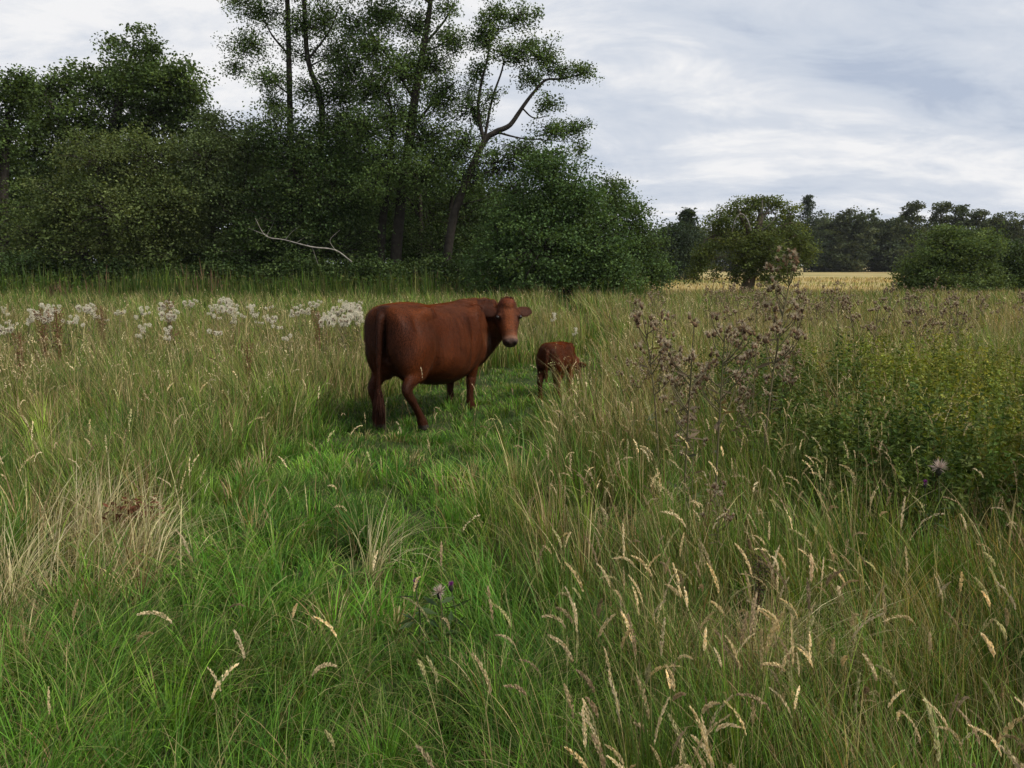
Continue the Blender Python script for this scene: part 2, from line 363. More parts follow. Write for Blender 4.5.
def tussocks(geo, y0, y1, dens, per, w, nseg):
    x, y = scatter(y0, y1, dens); n = len(x); LU = lush(x, y); S = straw(x, y)
    H = (0.34 + 0.22 * rng.uniform(0, 1, n)) * (1 - .42 * LU) * (1 - .6 * smooth(5.2, 7, y) * LU); rad = rng.uniform(.05, .13, n); tz = rng.uniform(.55, 1.45, n)
    tone = pick(GREENS, n) * (1 + LU[:, None] * np.array([-.16, .05, -.2])); dry_t = rng.uniform(size=n) < (.10 + .5 * S + .12 * smooth(.4, 1.2, x)); r_ = lambda a: np.repeat(a, per, 0); N_ = n * per
    wind = r_(2.2 + 1.5 * sfield(x, y, 2.0, 41)); az = rng.uniform(0, 6.28, N_); rr = np.abs(rng.normal(0, 1, N_)) * r_(rad)
    bx = r_(x) + rr * np.cos(az); by = r_(y) + rr * np.sin(az); az2 = np.arctan2(np.sin(az) + .6 * np.sin(wind), np.cos(az) + .6 * np.cos(wind)) + rng.normal(0, .2, N_)
    lean = np.clip(.35 + rr * 6 + .45 * r_(LU) + rng.normal(0, .3, N_), .1, 2.6)
    col = r_(tone) * rng.uniform(.8, 1.25, (N_, 1)) * r_(tz)[:, None] * 1.1; d_ = r_(dry_t) & (rng.uniform(size=N_) < .7) | (rng.uniform(size=N_) < .05)
    col = np.where(d_[:, None], pick(DRYS, N_), col)
    ribbons(geo, np.stack([bx, by, ground_z(bx, by)], 1), r_(H) * rng.uniform(.6, 1.35, N_), az2, lean, w * rng.uniform(.6, 1.4, N_), col, nseg, side_jit=.5)
def grass(geo, name, label, cat='grass', mat=None):
    return tag(geo.build(name, mat or M_GRASS), label, cat, kind='stuff')
gg = sward(0.7, 3.2, 150, 28, 0.0040, 6, 0.042)
g2 = sward(3.2, 6.0, 95, 24, 0.0054, 5, 0.05)
tussocks(gg, 0.8, 3.2, 11, 80, 0.0054, 7); tussocks(g2, 3.2, 8.5, 9, 60, 0.0075, 6)
grass(gg, 'meadow_grass', 'lush long green grass blades at the near edge of the meadow')
grass(g2, 'meadow_grass', 'tussocky green and straw grass in the meadow before the cow')
grass(sward(6.0, 10.5, 70, 18, 0.0078, 4, 0.07), 'meadow_grass', 'mixed green and dry grass around the feet of the cow and calf')
grass(sward(10.5, 19, 40, 14, 0.012, 4, 0.10), 'meadow_grass', 'dry yellowing grass of the middle meadow behind the cow')
grass(sward(19, 34, 13, 12, 0.022, 3, 0.16, 1.15, True), 'meadow_grass', 'even green grass strip between the dry meadow and the trees')
grass(sward(34, 47, 6, 10, 0.035, 3, 0.25, 1.1, True), 'meadow_grass', 'pale tall grass at the far rim of the meadow')

# pale bleached straw standing and lying in loose clumps
geo = Geo()
for cx, cy, r_c in STRAW:
    n = int(520 * r_c); a = rng.uniform(0, 6.28, n); rr = np.abs(rng.normal(0, .5, n)) * r_c; bx, by = cx + rr * np.cos(a), cy + rr * np.sin(a) * .8
    wd = rng.uniform(0, 6.28); az = wd + rng.normal(0, .7, n)
    ribbons(geo, np.stack([bx, by, ground_z(bx, by)], 1), rng.uniform(.3, .72, n), az, np.clip(rng.normal(1.55, .6, n), .1, 2.6), rng.uniform(.003, .006, n), pick(BLEACH, n), 6, power=.9)
grass(geo, 'bleached_straw', 'loose clumps of bleached straw leaning over in the meadow', 'grass')
# stubble of the pale hay field
geo = Geo(); x = rng.uniform(-5, 75, 26000); y = 44 + 60 * rng.uniform(0, 1, 26000) ** 1.6
k = (np.abs(x) < 0.72 * y + 2) & (x > 2); x, y = x[k], y[k]; n = len(x)
ribbons(geo, np.stack([x, y, np.zeros(n)], 1), rng.uniform(.12, .35, n), rng.uniform(0, 6.28, n), rng.uniform(.1, .9, n), 0.05 * rng.uniform(.5, 1.3, n) * (y / 50), pick(DRYS, n) * np.where((sfield(x, y, 18, 61) > 0.2)[:, None], np.array([.75, .95, .7]), 1.2), 2)
grass(geo, 'hay_stubble', 'pale straw coloured stubble of the cut hay field', 'stubble')

# flowering stalks with seed heads
def stalks(y0, y1, dens, hmean, w, Lr, Wr, K, mask, tone=1.0):
    geo, ge = Geo(), Geo(); x, y = scatter(y0, y1, dens); m_ = mask(x, y); k = rng.uniform(size=len(x)) < m_; x, y = x[k], y[k]; n = len(x)
    root = np.stack([x, y, ground_z(x, y)], 1); h = hmean * np.clip(rng.normal(1, .2, n), .5, 1.5) * (1 - .45 * smooth(18, 26, y) * smooth(1, 5, x)); az = 2.2 + 1.5 * sfield(x, y, 2.0, 41) + rng.normal(0, 1.2, n); az = np.where(rng.uniform(size=n) < .3, rng.uniform(0, 6.28, n), az)
    lean = np.abs(rng.normal(.25, .3, n)); col = pick(DRYS, n) * tone; gr = rng.uniform(size=n) < 0.3; col = np.where(gr[:, None], pick(OLIVES, n) * 1.2, col)
    p = ribbons(geo, root, h, az, lean, np.full(n, w), col, 5, side_jit=1.5, taper=False)
    Ln = rng.uniform(*Lr, n); ec = np.array([(0.58, 0.47, 0.27), (0.48, 0.38, 0.20), (0.66, 0.55, 0.34), (0.36, 0.27, 0.16), (0.42, 0.39, 0.19)])
    ears(ge, p[:, -1], az, lean + rng.uniform(.05, .75, n), Ln, rng.uniform(*Wr, n), pick(ec, n) * tone, K)
    return geo, ge
def m_near(x, y):
    a = 0.07 + 0.75 * smooth(-0.25, 0.5, x + 0.15 * sfield(x, y, 1, 71)) * (1 - lush(x, y)); a = a + 0.45 * straw(x, y)
    return np.clip(a * (0.6 + 0.7 * sfield(x, y, 0.7, 72)), 0.02, 1)
def m_mid(x, y):
    return np.clip((1 - lush(x, y)) * (0.5 + 0.5 * sfield(x, y, 2.0, 73)), 0.01, 1)
for a in ((1.5, 3.2, 170, 0.50, 0.0022, (.05, .14), (.009, .019), 110, m_near, 'long cream seed heads on dry stalks at the near right of the meadow'),
          (3.2, 6.5, 130, 0.60, 0.0026, (.05, .12), (.009, .017), 50, m_near, 'cream grass seed heads standing before the thistles and nettles'),
          (6.0, 11, 70, 0.68, 0.0040, (.06, .12), (.016, .026), 12, m_mid, 'dry seeding grass stalks left of the cow and behind the calf'),
          (11, 20, 24, 0.78, 0.0075, (.07, .14), (.022, .036), 7, m_mid, 'dry seeding grass stalks below the white thistle down'),
          (20, 38, 5, 0.75, 0.016, (.10, .2), (.035, .06), 5, lambda x, y: m_mid(x, y) * smooth(-2, 5, x), 'far tan seeding grass in front of the hay field')):
    gs, ge = stalks(*a[:9]); 
    for kk in range(1): 
        off = gs.n; gs.v += ge.v; gs.c += ge.c; gs.t += [t + off for t in ge.t]; gs.q += [q + off for q in ge.q]; gs.n += ge.n
    grass(gs, 'seeding_grass', a[9], 'grass', M_EAR)

# taller growth at the foot of the trees
geo = Geo(); n = 9000; x = rng.uniform(-30, 6, n); y = rng.uniform(31, 36, n)
red = sfield(x, y, 4, 81) > 0.35
col = np.where((red & (rng.uniform(size=n) < .7))[:, None], np.array([.17, .10, .065]) * rng.uniform(.7, 1.3, (n, 1)), pick(np.concatenate([OLIVES, GREENS * .8]), n) * 0.75)
ribbons(geo, np.stack([x, y, np.zeros(n)], 1), np.clip(rng.normal(1.0, .3, n) + .35 * sfield(x, y, 3, 82), .3, 2.0) * np.where(x > -3, .7, 1.0), rng.uniform(0, 6.28, n), np.abs(rng.normal(.25, .2, n)), np.full(n, .05), col, 3)
cen = np.stack([x, y, rng.uniform(.3, 1.25, n)], 1)[::2]
leaf_quads(geo, cen, .2, .05, (pick(np.concatenate([OLIVES, GREENS]), len(cen)) * .6))
grass(geo, 'tall_herbage', 'rank olive and reddish herbage along the foot of the trees', 'undergrowth')

# ------------------------------------------------------------------ nettle bed
geo = Geo()
xx = rng.uniform(1.2, 6.8, 9000); yy = rng.uniform(4.3, 10.5, 9000)
def nettle_mask(x, y):
    e = ((x - 3.95) / 2.3) ** 2 + ((y - 6.5) / 2.4) ** 2 + .35 * sfield(x, y, 1.0, 91)
    e2 = ((x - 2.35) / .85) ** 2 + ((y - 7.2) / 1.0) ** 2 + .3 * sfield(x, y, 1.0, 92)
    return np.minimum(np.minimum(e, e2), ((x - 3.45) / 1.0) ** 2 + ((y - 5.5) / 1.15) ** 2 + .3 * sfield(x, y, .9, 95))
ee = nettle_mask(xx, yy) + .2 * sfield(xx, yy, .5, 96); k = rng.uniform(size=len(xx)) < 1 - smooth(.75, 1.25, ee); xx, yy, ee = xx[k], yy[k], ee[k]; n = min(len(xx), 2500); xx, yy, ee = xx[:n], yy[:n], ee[:n]
hollow = 1 - smooth(.2, .7, np.hypot(xx - 2.75, (yy - 6.5) * .8))
hh = np.clip(.80 + .16 * sfield(xx, yy, 1.3, 93) + .10 * sfield(xx, yy, .5, 97) + rng.normal(0, .15, n) - .62 * hollow - .38 * smooth(.45, 1.2, ee), .22, 1.35)
root = np.stack([xx, yy, ground_z(xx, yy)], 1); az = rng.uniform(0, 6.28, n); lean = np.abs(rng.normal(.15, .12, n))
pc = ribbons(geo, root, hh, az, lean, np.full(n, .004), pick(GREENS, n) * .7, 8, taper=False, side_jit=1.5)
nl = 50; tt = 1 - rng.uniform(0, .72, (n, nl)) ** 1.3
idx = np.clip((tt * 8).astype(int), 0, 7); fr = (tt * 8 - idx)[..., None]
base = np.take_along_axis(pc, idx[..., None], 1) * (1 - fr) + np.take_along_axis(pc, idx[..., None] + 1, 1) * fr
la = rng.uniform(0, 6.28, (n, nl)); dirs = np.stack([np.cos(la), np.sin(la), rng.uniform(-.9, .6, (n, nl))], -1)
ln = .052 * (1.35 - .75 * tt) * rng.uniform(.7, 1.3, (n, nl))
pal = np.array([(.085, .115, .022), (.070, .100, .020), (.120, .140, .030), (.150, .155, .036)])
pl = pick(pal, n) * np.where((xx > 3.0 + .4 * sfield(xx, yy, 1.2, 94))[:, None], np.array([1.45, 1.38, 1.1]), np.array([.62, .78, .72]))
cc = np.repeat(pl[:, None], nl, 1) * rng.uniform(.8, 1.2, (n, nl, 1))
cen = base + dirs * ln[..., None] * .6
leaf_quads(geo, cen.reshape(-1, 3), ln.ravel(), (ln * .48).ravel(), cc.reshape(-1, 3), .5, dirs.reshape(-1, 3))
tag(geo.build('nettle_bed', M_LEAF), 'dense waist high olive green nettle bed on the right', 'nettles', kind='stuff')

# ------------------------------------------------------------------ trees
BARK_D = (.034, .029, .023); BARK_G = (.17, .155, .13)
def tree(name, label, cat, d, base_u, stems, lobes, pal, leaf=.13, per=34, sig=.33, group=None, bark=BARK_D, dead=(), limb=.09, twig=.5, flat=.55, shell=2.2, depth=.9, dens=1.3, fringe=.4, grow=1.0, amin=0.0):
    bx = P(base_u, 300, d)[0]; org = np.array([bx, d, 0.0])
    root = empty(name, org, label, cat, group)
    gt, gc = Geo(), Geo(); tp = []
    for st in stems:
        pts = []; rad = []
        for s_ in st:
            u, v, r = s_[:3]; dy = s_[3] if len(s_) > 3 else 0
            p = P(u, v, d + dy)
            if len(pts) == 0 and len(s_) < 5: p[2] = min(p[2], -0.1)
            pts.append(p - org); rad.append(r)
        tube(gt, pts, rad, bark, 8, 5, .06); c = catmull(np.hstack([pts, np.array(rad)[:, None]]), 8); tp.append(c)
    tp = np.concatenate(tp); tp = tp[tp[:, 2] >= amin]
    pal = np.array(pal)
    for (u, v, ru, rv, dy, ncl) in lobes:
        ncl = max(3, int(ncl * dens))
        c = P(u, v, d + dy) - org; s = (d + dy) / F_PX; r3 = np.array([ru * s, ru * s * depth, rv * s]) * grow
        dirs = rng.normal(size=(ncl, 3)); dirs /= np.linalg.norm(dirs, axis=1, keepdims=True)
        cl_ = c + dirs * r3 * (rng.uniform(0.03, 1, (ncl, 1)) ** (1 / shell)) * rng.uniform(.88, 1.08, (ncl, 1))
        if fringe: kf = rng.uniform(size=ncl) < .45; cl_[kf] = c + (cl_[kf] - c) * rng.uniform(1.0, 1 + fringe, (kf.sum(), 1)) * [1, 1, .9]
        cl_[:, 2] = np.maximum(cl_[:, 2], .25)
        # limb from the stems to this lobe
        below = tp[tp[:, 2] < c[2] + .3] if (tp[:, 2] < c[2] + .3).any() else tp
        dist = np.linalg.norm(below[:, :3] - c, axis=1) + .8 * np.abs(c[2] - below[:, 2] - .9 * r3[2]); a = below[dist.argmin()]
        if limb: 
            midp = (a[:3] * .5 + c * .5) + rng.normal(0, .12, 3) * np.linalg.norm(c - a[:3]); lr = min(limb, a[3] * .8)
            tube(gt, [a[:3], midp, c], [lr, lr * .7, lr * .3], bark, 5, 4)
        kt = rng.uniform(size=ncl) < twig
        if kt.any(): twigs(gt, np.repeat(c[None], kt.sum(), 0) * .75 + cl_[kt] * .25, cl_[kt], .028, .009, bark)
        per_i = per; sg = sig * rng.uniform(.7, 1.3, (ncl, 1, 1))
        lp = cl_[:, None, :] + np.clip(rng.normal(size=(ncl, per_i, 3)), -1.5, 1.5) * sg * np.array([1, 1, flat])
        ctone = pal[rng.integers(0, len(pal), ncl)] * rng.uniform(.6, 1.45, (ncl, 1))
        lc = ctone[:, None] * rng.uniform(.75, 1.25, (ncl, per_i, 1))
        lp = lp.reshape(-1, 3); lp[:, 2] = np.maximum(lp[:, 2], .05)
        ls = leaf * rng.uniform(.7, 1.3, len(lp))
        leaf_quads(gc, lp, ls, ls * .68, lc.reshape(-1, 3), .35)
    for st in dead:
        pts = [P(u, v, d + dy) - org for u, v, r, dy in st]; tube(gt, pts, [s_[2] for s_ in st], BARK_G, 5, 5)
    gt.build('trunk', M_BARK, root, True); gc.build('crown', M_LEAF, root)
    return root
OAK = [(.062, .100, .026), (.080, .120, .030), (.050, .082, .022)]
SALLOW = [(.084, .112, .034), (.066, .094, .028), (.100, .124, .040)]
ALDER = [(.080, .130, .036), (.066, .110, .032), (.100, .150, .044)]
HAW = [(.042, .072, .021), (.030, .054, .017), (.066, .100, .030)]
BUSHC = [(.062, .110, .034), (.080, .130, .040), (.050, .090, .028)]

tree('oak_tree', 'broad dark oak with knobbly crown rising above the sallows at the far left', 'tree', 47, 105,
     [[(105, 285, .5), (108, 200, .42), (112, 140, .33), (125, 80, .15), (134, 45, .05)], [(108, 180, .3, 0, 1), (150, 120, .2), (185, 95, .08)], [(106, 190, .3, 0, 1), (70, 130, .2), (45, 95, .07)]],
     [(110, 130, 62, 55, 1, 190), (150, 95, 42, 36, 0, 100), (178, 82, 28, 22, -1, 60), (190, 110, 22, 26, 0, 50), (135, 70, 30, 24, 0, 60), (148, 50, 11, 10, 0, 14), (118, 42, 9, 8, 0, 9), (139, 33, 6, 5, 0, 6), (95, 85, 26, 22, 1, 50), (62, 85, 18, 16, 1, 34), (40, 110, 30, 28, 1, 70), (55, 150, 45, 45, 0, 110), (165, 150, 46, 45, 1, 110), (205, 150, 22, 30, 2, 40), (110, 205, 90, 50, 3, 160)],
     OAK, .17, 46, .36)
tree('oak_tree', 'dark tree cut off by the left edge of the photo', 'tree', 44, 2,
     [[(0, 290, .4), (2, 200, .3), (8, 110, .1)]],
     [(-5, 120, 36, 44, 0, 110), (20, 95, 20, 18, 0, 36), (22, 78, 10, 9, 0, 14), (-25, 180, 50, 50, 0, 130), (0, 235, 46, 40, 0, 100), (-60, 130, 45, 50, 1, 90)], OAK, .16, 40, .35)
tree('sallow_bush', 'tall olive sallow bush below the big oak on the left', 'bush', 38, 110,
     [[(110, 285, .16), (105, 220, .11), (95, 150, .04)], [(112, 285, .14), (140, 210, .09), (150, 150, .03)], [(108, 285, .14), (70, 220, .09), (50, 190, .03)]],
     [(105, 165, 42, 36, 0, 110), (150, 160, 38, 32, .5, 90), (70, 205, 46, 40, 0, 120), (120, 215, 52, 42, -1, 140), (165, 215, 44, 44, 0, 110), (45, 240, 42, 36, 0, 90), (95, 255, 55, 28, -.5, 100), (150, 255, 50, 28, 0, 90)],
     SALLOW, .12, 42, .34, limb=.05)
tree('sallow_bush', 'rounded grey green sallow bush left of the tall alders', 'bush', 39, 215,
     [[(215, 285, .15), (212, 220, .1), (205, 150, .03)], [(218, 285, .14), (240, 210, .09), (248, 160, .03)]],
     [(205, 160, 34, 34, 0, 90), (245, 150, 34, 34, .5, 90), (190, 205, 38, 40, 0, 100), (235, 215, 44, 44, 0, 120), (270, 195, 34, 44, 1, 90), (200, 252, 46, 30, 0, 90), (250, 255, 46, 28, 0, 90), (215, 125, 18, 16, 1, 28)],
     [(.075, .105, .038), (.090, .120, .046), (.062, .090, .032)], .12, 42, .34, limb=.05)
tree('hawthorn_tree', 'dark hawthorn thicket beneath the two thin leftmost alder trunks', 'tree', 38, 300,
     [[(300, 285, .2), (300, 210, .14), (290, 140, .05)], [(305, 280, .15), (330, 200, .1), (345, 150, .03)]],
     [(280, 135, 30, 30, 0, 70), (300, 170, 40, 44, 0, 120), (335, 190, 40, 48, 0, 120), (280, 220, 44, 40, 0, 110), (330, 245, 50, 38, 0, 120), (265, 250, 40, 34, 0, 90), (345, 150, 26, 30, 1, 60)], HAW, .12, 42, .36, limb=.06)
tree('hawthorn_tree', 'dark hawthorn thicket around the thick central alder trunk', 'tree', 41.5, 420,
     [[(420, 285, .2), (420, 210, .14), (415, 150, .05)], [(425, 280, .15), (450, 210, .1), (455, 160, .03)]],
     [(380, 185, 34, 44, 1, 100), (425, 205, 38, 48, 1, 110), (460, 215, 36, 46, 1, 100), (385, 245, 44, 36, 0, 110), (440, 255, 44, 34, 0, 110), (480, 250, 36, 34, 1, 80), (500, 205, 24, 30, 1, 50)], HAW, .12, 42, .36, limb=.06)
# alders
tree('alder_tree', 'tall alder with two thin crooked trunks and see-through crown, leftmost of the alders', 'tree', 39.5, 300,
     [[(296, 290, .19), (292, 200, .17), (290, 120, .15), (289, 60, .13), (287, -10, .10), (285, -60, .05)], [(318, 290, .20), (318, 190, .17), (322, 110, .15), (308, 60, .12), (304, 0, .10), (300, -50, .04)],
      [(289, 55, .06, 0, 1), (272, 35, .045), (262, 15, .02)], [(290, 95, .05, 0, 1), (270, 80, .035), (250, 70, .015)], [(308, 60, .06, 0, 1), (330, 30, .04), (340, 5, .02)]],
     [(250, 45, 22, 14, 0, 26), (262, 12, 24, 9, .5, 22), (238, 68, 12, 7, 0, 8), (270, 80, 18, 12, -.5, 20), (300, 25, 22, 14, 0, 26), (325, 18, 22, 16, .6, 28), (335, 55, 20, 18, .5, 28), (315, 92, 22, 16, 0, 26), (275, 105, 14, 12, 0, 14), (340, 95, 22, 20, .5, 34), (240, 2, 18, 5, .3, 10), (290, -20, 40, 22, 0, 46), (325, -40, 40, 22, 0, 40), (345, 125, 20, 20, .5, 30), (300, 55, 12, 10, .3, 10), (322, 130, 22, 22, -.6, 30), (298, 150, 20, 20, -.5, 24)],
     ALDER, .10, 40, .25, flat=.85, fringe=.7, dens=2.2, twig=.8, grow=1.02, limb=.05, shell=1.8)
tree('alder_tree', 'tallest alder with a thick dark trunk in the middle of the tree group', 'tree', 38, 395,
     [[(392, 295, .30), (398, 230, .27), (408, 150, .24), (416, 90, .20), (424, 45, .15), (432, -10, .10), (436, -60, .05)], [(380, 295, .22), (382, 230, .20), (388, 180, .16), (392, 120, .09), (385, 80, .03)],
      [(414, 100, .08, 0, 1), (390, 60, .055), (372, 35, .02)], [(424, 45, .07, 0, 1), (445, 20, .05), (455, 0, .02)], [(410, 130, .08, 0, 1), (440, 95, .05), (458, 80, .02)]],
     [(372, 45, 20, 18, 0, 34), (385, 15, 20, 13, .5, 28), (400, 70, 24, 20, 0, 42), (430, 65, 22, 20, .4, 36), (450, 40, 14, 13, 0, 18), (370, 90, 22, 22, .4, 38), (395, 115, 26, 22, 0, 46), (440, 100, 22, 20, 0, 34), (362, 130, 24, 22, 0, 40), (425, 140, 28, 24, 0, 50), (350, 70, 20, 22, .5, 30), (352, 25, 16, 16, .5, 20), (420, 175, 26, 20, -1, 36), (372, 190, 22, 18, -1, 30), (440, 165, 20, 18, -.6, 24), (385, 160, 28, 24, -.3, 50), (415, 25, 18, 12, .3, 22), (380, -20, 36, 22, 0, 46), (430, -30, 40, 24, 0, 50), (447, 8, 10, 7, 0, 8), (350, 165, 22, 22, .3, 36)],
     ALDER, .10, 42, .25, flat=.85, fringe=.7, dens=2.5, twig=.8, grow=1.05, limb=.06, shell=1.8)
tree('alder_tree', 'crooked alder leaning right with bare forked limbs against the sky', 'tree', 37, 448,
     [[(442, 295, .22), (452, 225, .20), (466, 182, .18), (484, 142, .15), (496, 132, .13), (510, 125, .11), (522, 108, .09), (534, 92, .07), (546, 80, .055), (562, 79, .04), (580, 74, .025), (592, 69, .012)],
      [(484, 142, .10, 0, 1), (478, 110, .08), (482, 80, .06), (488, 55, .045), (490, 20, .03), (488, 5, .015)], [(484, 142, .07, 0, 1), (492, 100, .055), (502, 70, .04), (506, 45, .02)],
      [(496, 132, .05, 0, 1), (520, 138, .035), (545, 140, .02), (572, 142, .01)], [(522, 108, .04, 0, 1), (534, 118, .03), (550, 115, .012)]],
     [(482, 35, 15, 16, 0, 26), (496, 14, 12, 9, 0, 14), (520, 18, 12, 11, .4, 14), (537, 14, 5, 4, .4, 3), (512, 55, 20, 12, 0, 22), (545, 58, 16, 12, 0, 22), (560, 70, 9, 7, 0, 8), (584, 72, 12, 6, 0, 12), (530, 45, 9, 6, .4, 7), (530, 80, 16, 7, .3, 11), (550, 105, 10, 8, 0, 10), (556, 130, 22, 8, 0, 22), (576, 128, 10, 6, 0, 9), (520, 150, 20, 10, 0, 18), (580, 150, 6, 8, 0, 6), (478, 75, 10, 12, .2, 12), (470, 110, 18, 18, .3, 24), (460, 145, 22, 18, .4, 30), (500, 165, 24, 16, .3, 30), (470, 180, 24, 20, .3, 36), (490, 95, 8, 8, 0, 6), (535, 165, 18, 12, .3, 20), (512, 190, 22, 16, .3, 30)],
     ALDER, .10, 36, .19, flat=.8, fringe=.9, dens=2.4, twig=.9, grow=1.08, limb=.03, shell=1.8)
tree('round_bush', 'big dense dark green bush right behind the head of the cow', 'bush', 33, 540,
     [[(540, 305, .16), (545, 240, .11), (552, 180, .04)], [(548, 305, .14), (580, 240, .09), (600, 215, .03)], [(532, 305, .14), (505, 250, .08), (495, 225, .03)]],
     [(552, 185, 28, 32, 0, 80), (540, 165, 16, 14, 0, 24), (575, 200, 34, 34, 0, 110), (525, 215, 34, 36, 0, 110), (590, 240, 40, 40, -.5, 140), (540, 250, 46, 44, -1, 170), (500, 255, 34, 36, 0, 100), (560, 285, 50, 26, -.8, 120), (610, 275, 34, 30, -.3, 90), (500, 290, 36, 22, -.3, 70), (560, 152, 10, 8, .3, 10)],
     BUSHC, .11, 44, .30, limb=.05)
tree('round_bush', 'rounder green bush behind the big dense bush, its top right of the leaning alder', 'bush', 41, 620,
     [[(620, 300, .16), (618, 240, .12), (612, 190, .04)], [(625, 300, .12), (640, 250, .08), (645, 230, .03)]],
     [(608, 205, 24, 24, 0, 70), (612, 186, 12, 9, 0, 18), (632, 220, 20, 24, 0, 60), (600, 245, 32, 36, .5, 90), (640, 250, 26, 28, -.3, 90), (625, 275, 40, 24, -.5, 100), (655, 275, 16, 18, -.3, 36)],
     [(.068, .115, .032), (.085, .130, .038), (.055, .095, .030)], .12, 42, .32, limb=.05)
# dead branch hanging out of the hawthorns
geo = Geo(); dd = 35.4
for st in ([(255, 218, .02), (266, 236, .04), (285, 240, .05), (312, 247, .055), (335, 250, .06), (352, 262, .07)], [(285, 240, .03), (292, 232, .02), (300, 226, .008)], [(312, 247, .035), (316, 258, .02), (318, 264, .01)], [(268, 236, .03), (258, 232, .02), (248, 228, .008)], [(335, 250, .03), (330, 240, .02), (340, 230, .008)], [(266, 236, .02), (272, 226, .012), (276, 216, .006)], [(296, 243, .02), (304, 238, .01), (312, 236, .005)]):
    tube(geo, [P(u, v, dd + .2 * math.sin(u)) for u, v, r in st], [r * .55 for _, _, r in st], (.24, .22, .185), 5, 4)
tag(geo.build('dead_branch', M_BARK, None, True, loc=P(352, 262, dd)), 'pale bare dead branch arching out of the dark hawthorn shade', 'branch')

# wood standing behind the front trees
for k, (u, top, d) in enumerate(((-45, 120, 58), (45, 150, 60), (150, 165, 59), (235, 135, 61), (320, 150, 60), (400, 165, 58), (470, 185, 60), (535, 205, 59))):
    tree('background_tree', 'plain dark tree glimpsed through gaps behind the front row of alders and sallows', 'tree', d, u,
         [[(u, 285, .3), (u + 3, 200, .2), (u, top + 10, .06)]],
         [(u, top + 25, 40, 28, 0, 70), (u - 25, top + 55, 40, 38, 0, 90), (u + 28, top + 60, 42, 40, 0, 90), (u, 245, 66, 42, 0, 150)], HAW, .30, 44, .5, group='trees behind the front row on the left', twig=.2)

for k, (u, w, top, lab) in enumerate(((30, 44, 252, 'low dark bramble at the foot of the left edge trees'), (128, 50, 258, 'low bramble at the foot of the tall olive sallow'), (222, 46, 258, 'low bramble under the rounded grey green sallow'), (300, 46, 256, 'dark bramble under the pale dead branch'), (372, 44, 258, 'dark bramble at the foot of the tallest alder'), (448, 44, 256, 'dark bramble at the foot of the crooked leaning alder'))):
    tree('bramble_bush', lab, 'bush', 36.6 + .3 * (k % 3), u, [[(u, 285, .04), (u + 4, 272, .03), (u + 10, 264, .01)]], [(u, top + 14, w * .7, 15, 0, 70), (u - w * .5, top + 22, w * .6, 14, 0, 50), (u + w * .5, top + 20, w * .6, 15, 0, 50), (u, 288, w, 10, 0, 50)], HAW, .12, 40, .28, limb=.02)
# trees of the open ground on the right
def conifer(name, label, d, u, top, basev, half, pal, group=None, tiers=16):
    base = P(u, 280, d); h = P(u, top, d)[2]; root = empty(name, (base[0], d, 0), label, 'tree', group); gt, gc = Geo(), Geo()
    tube(gt, [(0, 0, -.2), (.1, 0, h * .5), (0, 0, h)], [.28, .18, .04], BARK_D, 6, 3); pal = np.array(pal)
    for z in np.linspace(h * .12, h * .98, tiers):
        r = half * d / F_PX * (1 - (z / h)) ** .6 * rng.uniform(.55, 1.2) + .25
        for a in rng.uniform(0, 6.28, 6):
            rr = r * rng.uniform(.5, 1.1); tip = np.array([math.cos(a) * rr, math.sin(a) * rr, z + rr * .12]); s = np.array([0, 0, z])
            tube(gt, [s, (s + tip) / 2 + [0, 0, .1], tip], [.06, .04, .015], BARK_D, 4, 2)
            f = rng.uniform(.2, 1.05, (46, 1)); lp = s * (1 - f) + tip * f + rng.normal(0, .34, (46, 3)) * [1, 1, .7]
            leaf_quads(gc, lp, .42, .22, pal[rng.integers(0, len(pal))] * rng.uniform(.7, 1.3, (46, 1)), .5)
    gt.build('trunk', M_BARK, root, True); gc.build('crown', M_LEAF, root); return root
PINE = [(.030, .050, .026), (.038, .058, .028)]
conifer('pine_tree', 'small dark ragged pine between the bush and the old willow', 95, 686, 212, 290, 24, PINE)
tree('dark_thicket_tree', 'dark low tree in front of the small ragged pine', 'tree', 88, 672, [[(672, 285, .3), (672, 250, .2), (672, 230, .06)]], [(660, 250, 18, 20, 0, 50), (684, 245, 20, 22, 0, 60), (672, 232, 14, 10, 0, 24), (675, 268, 26, 16, 0, 60)], PINE, .26, 36, .5)
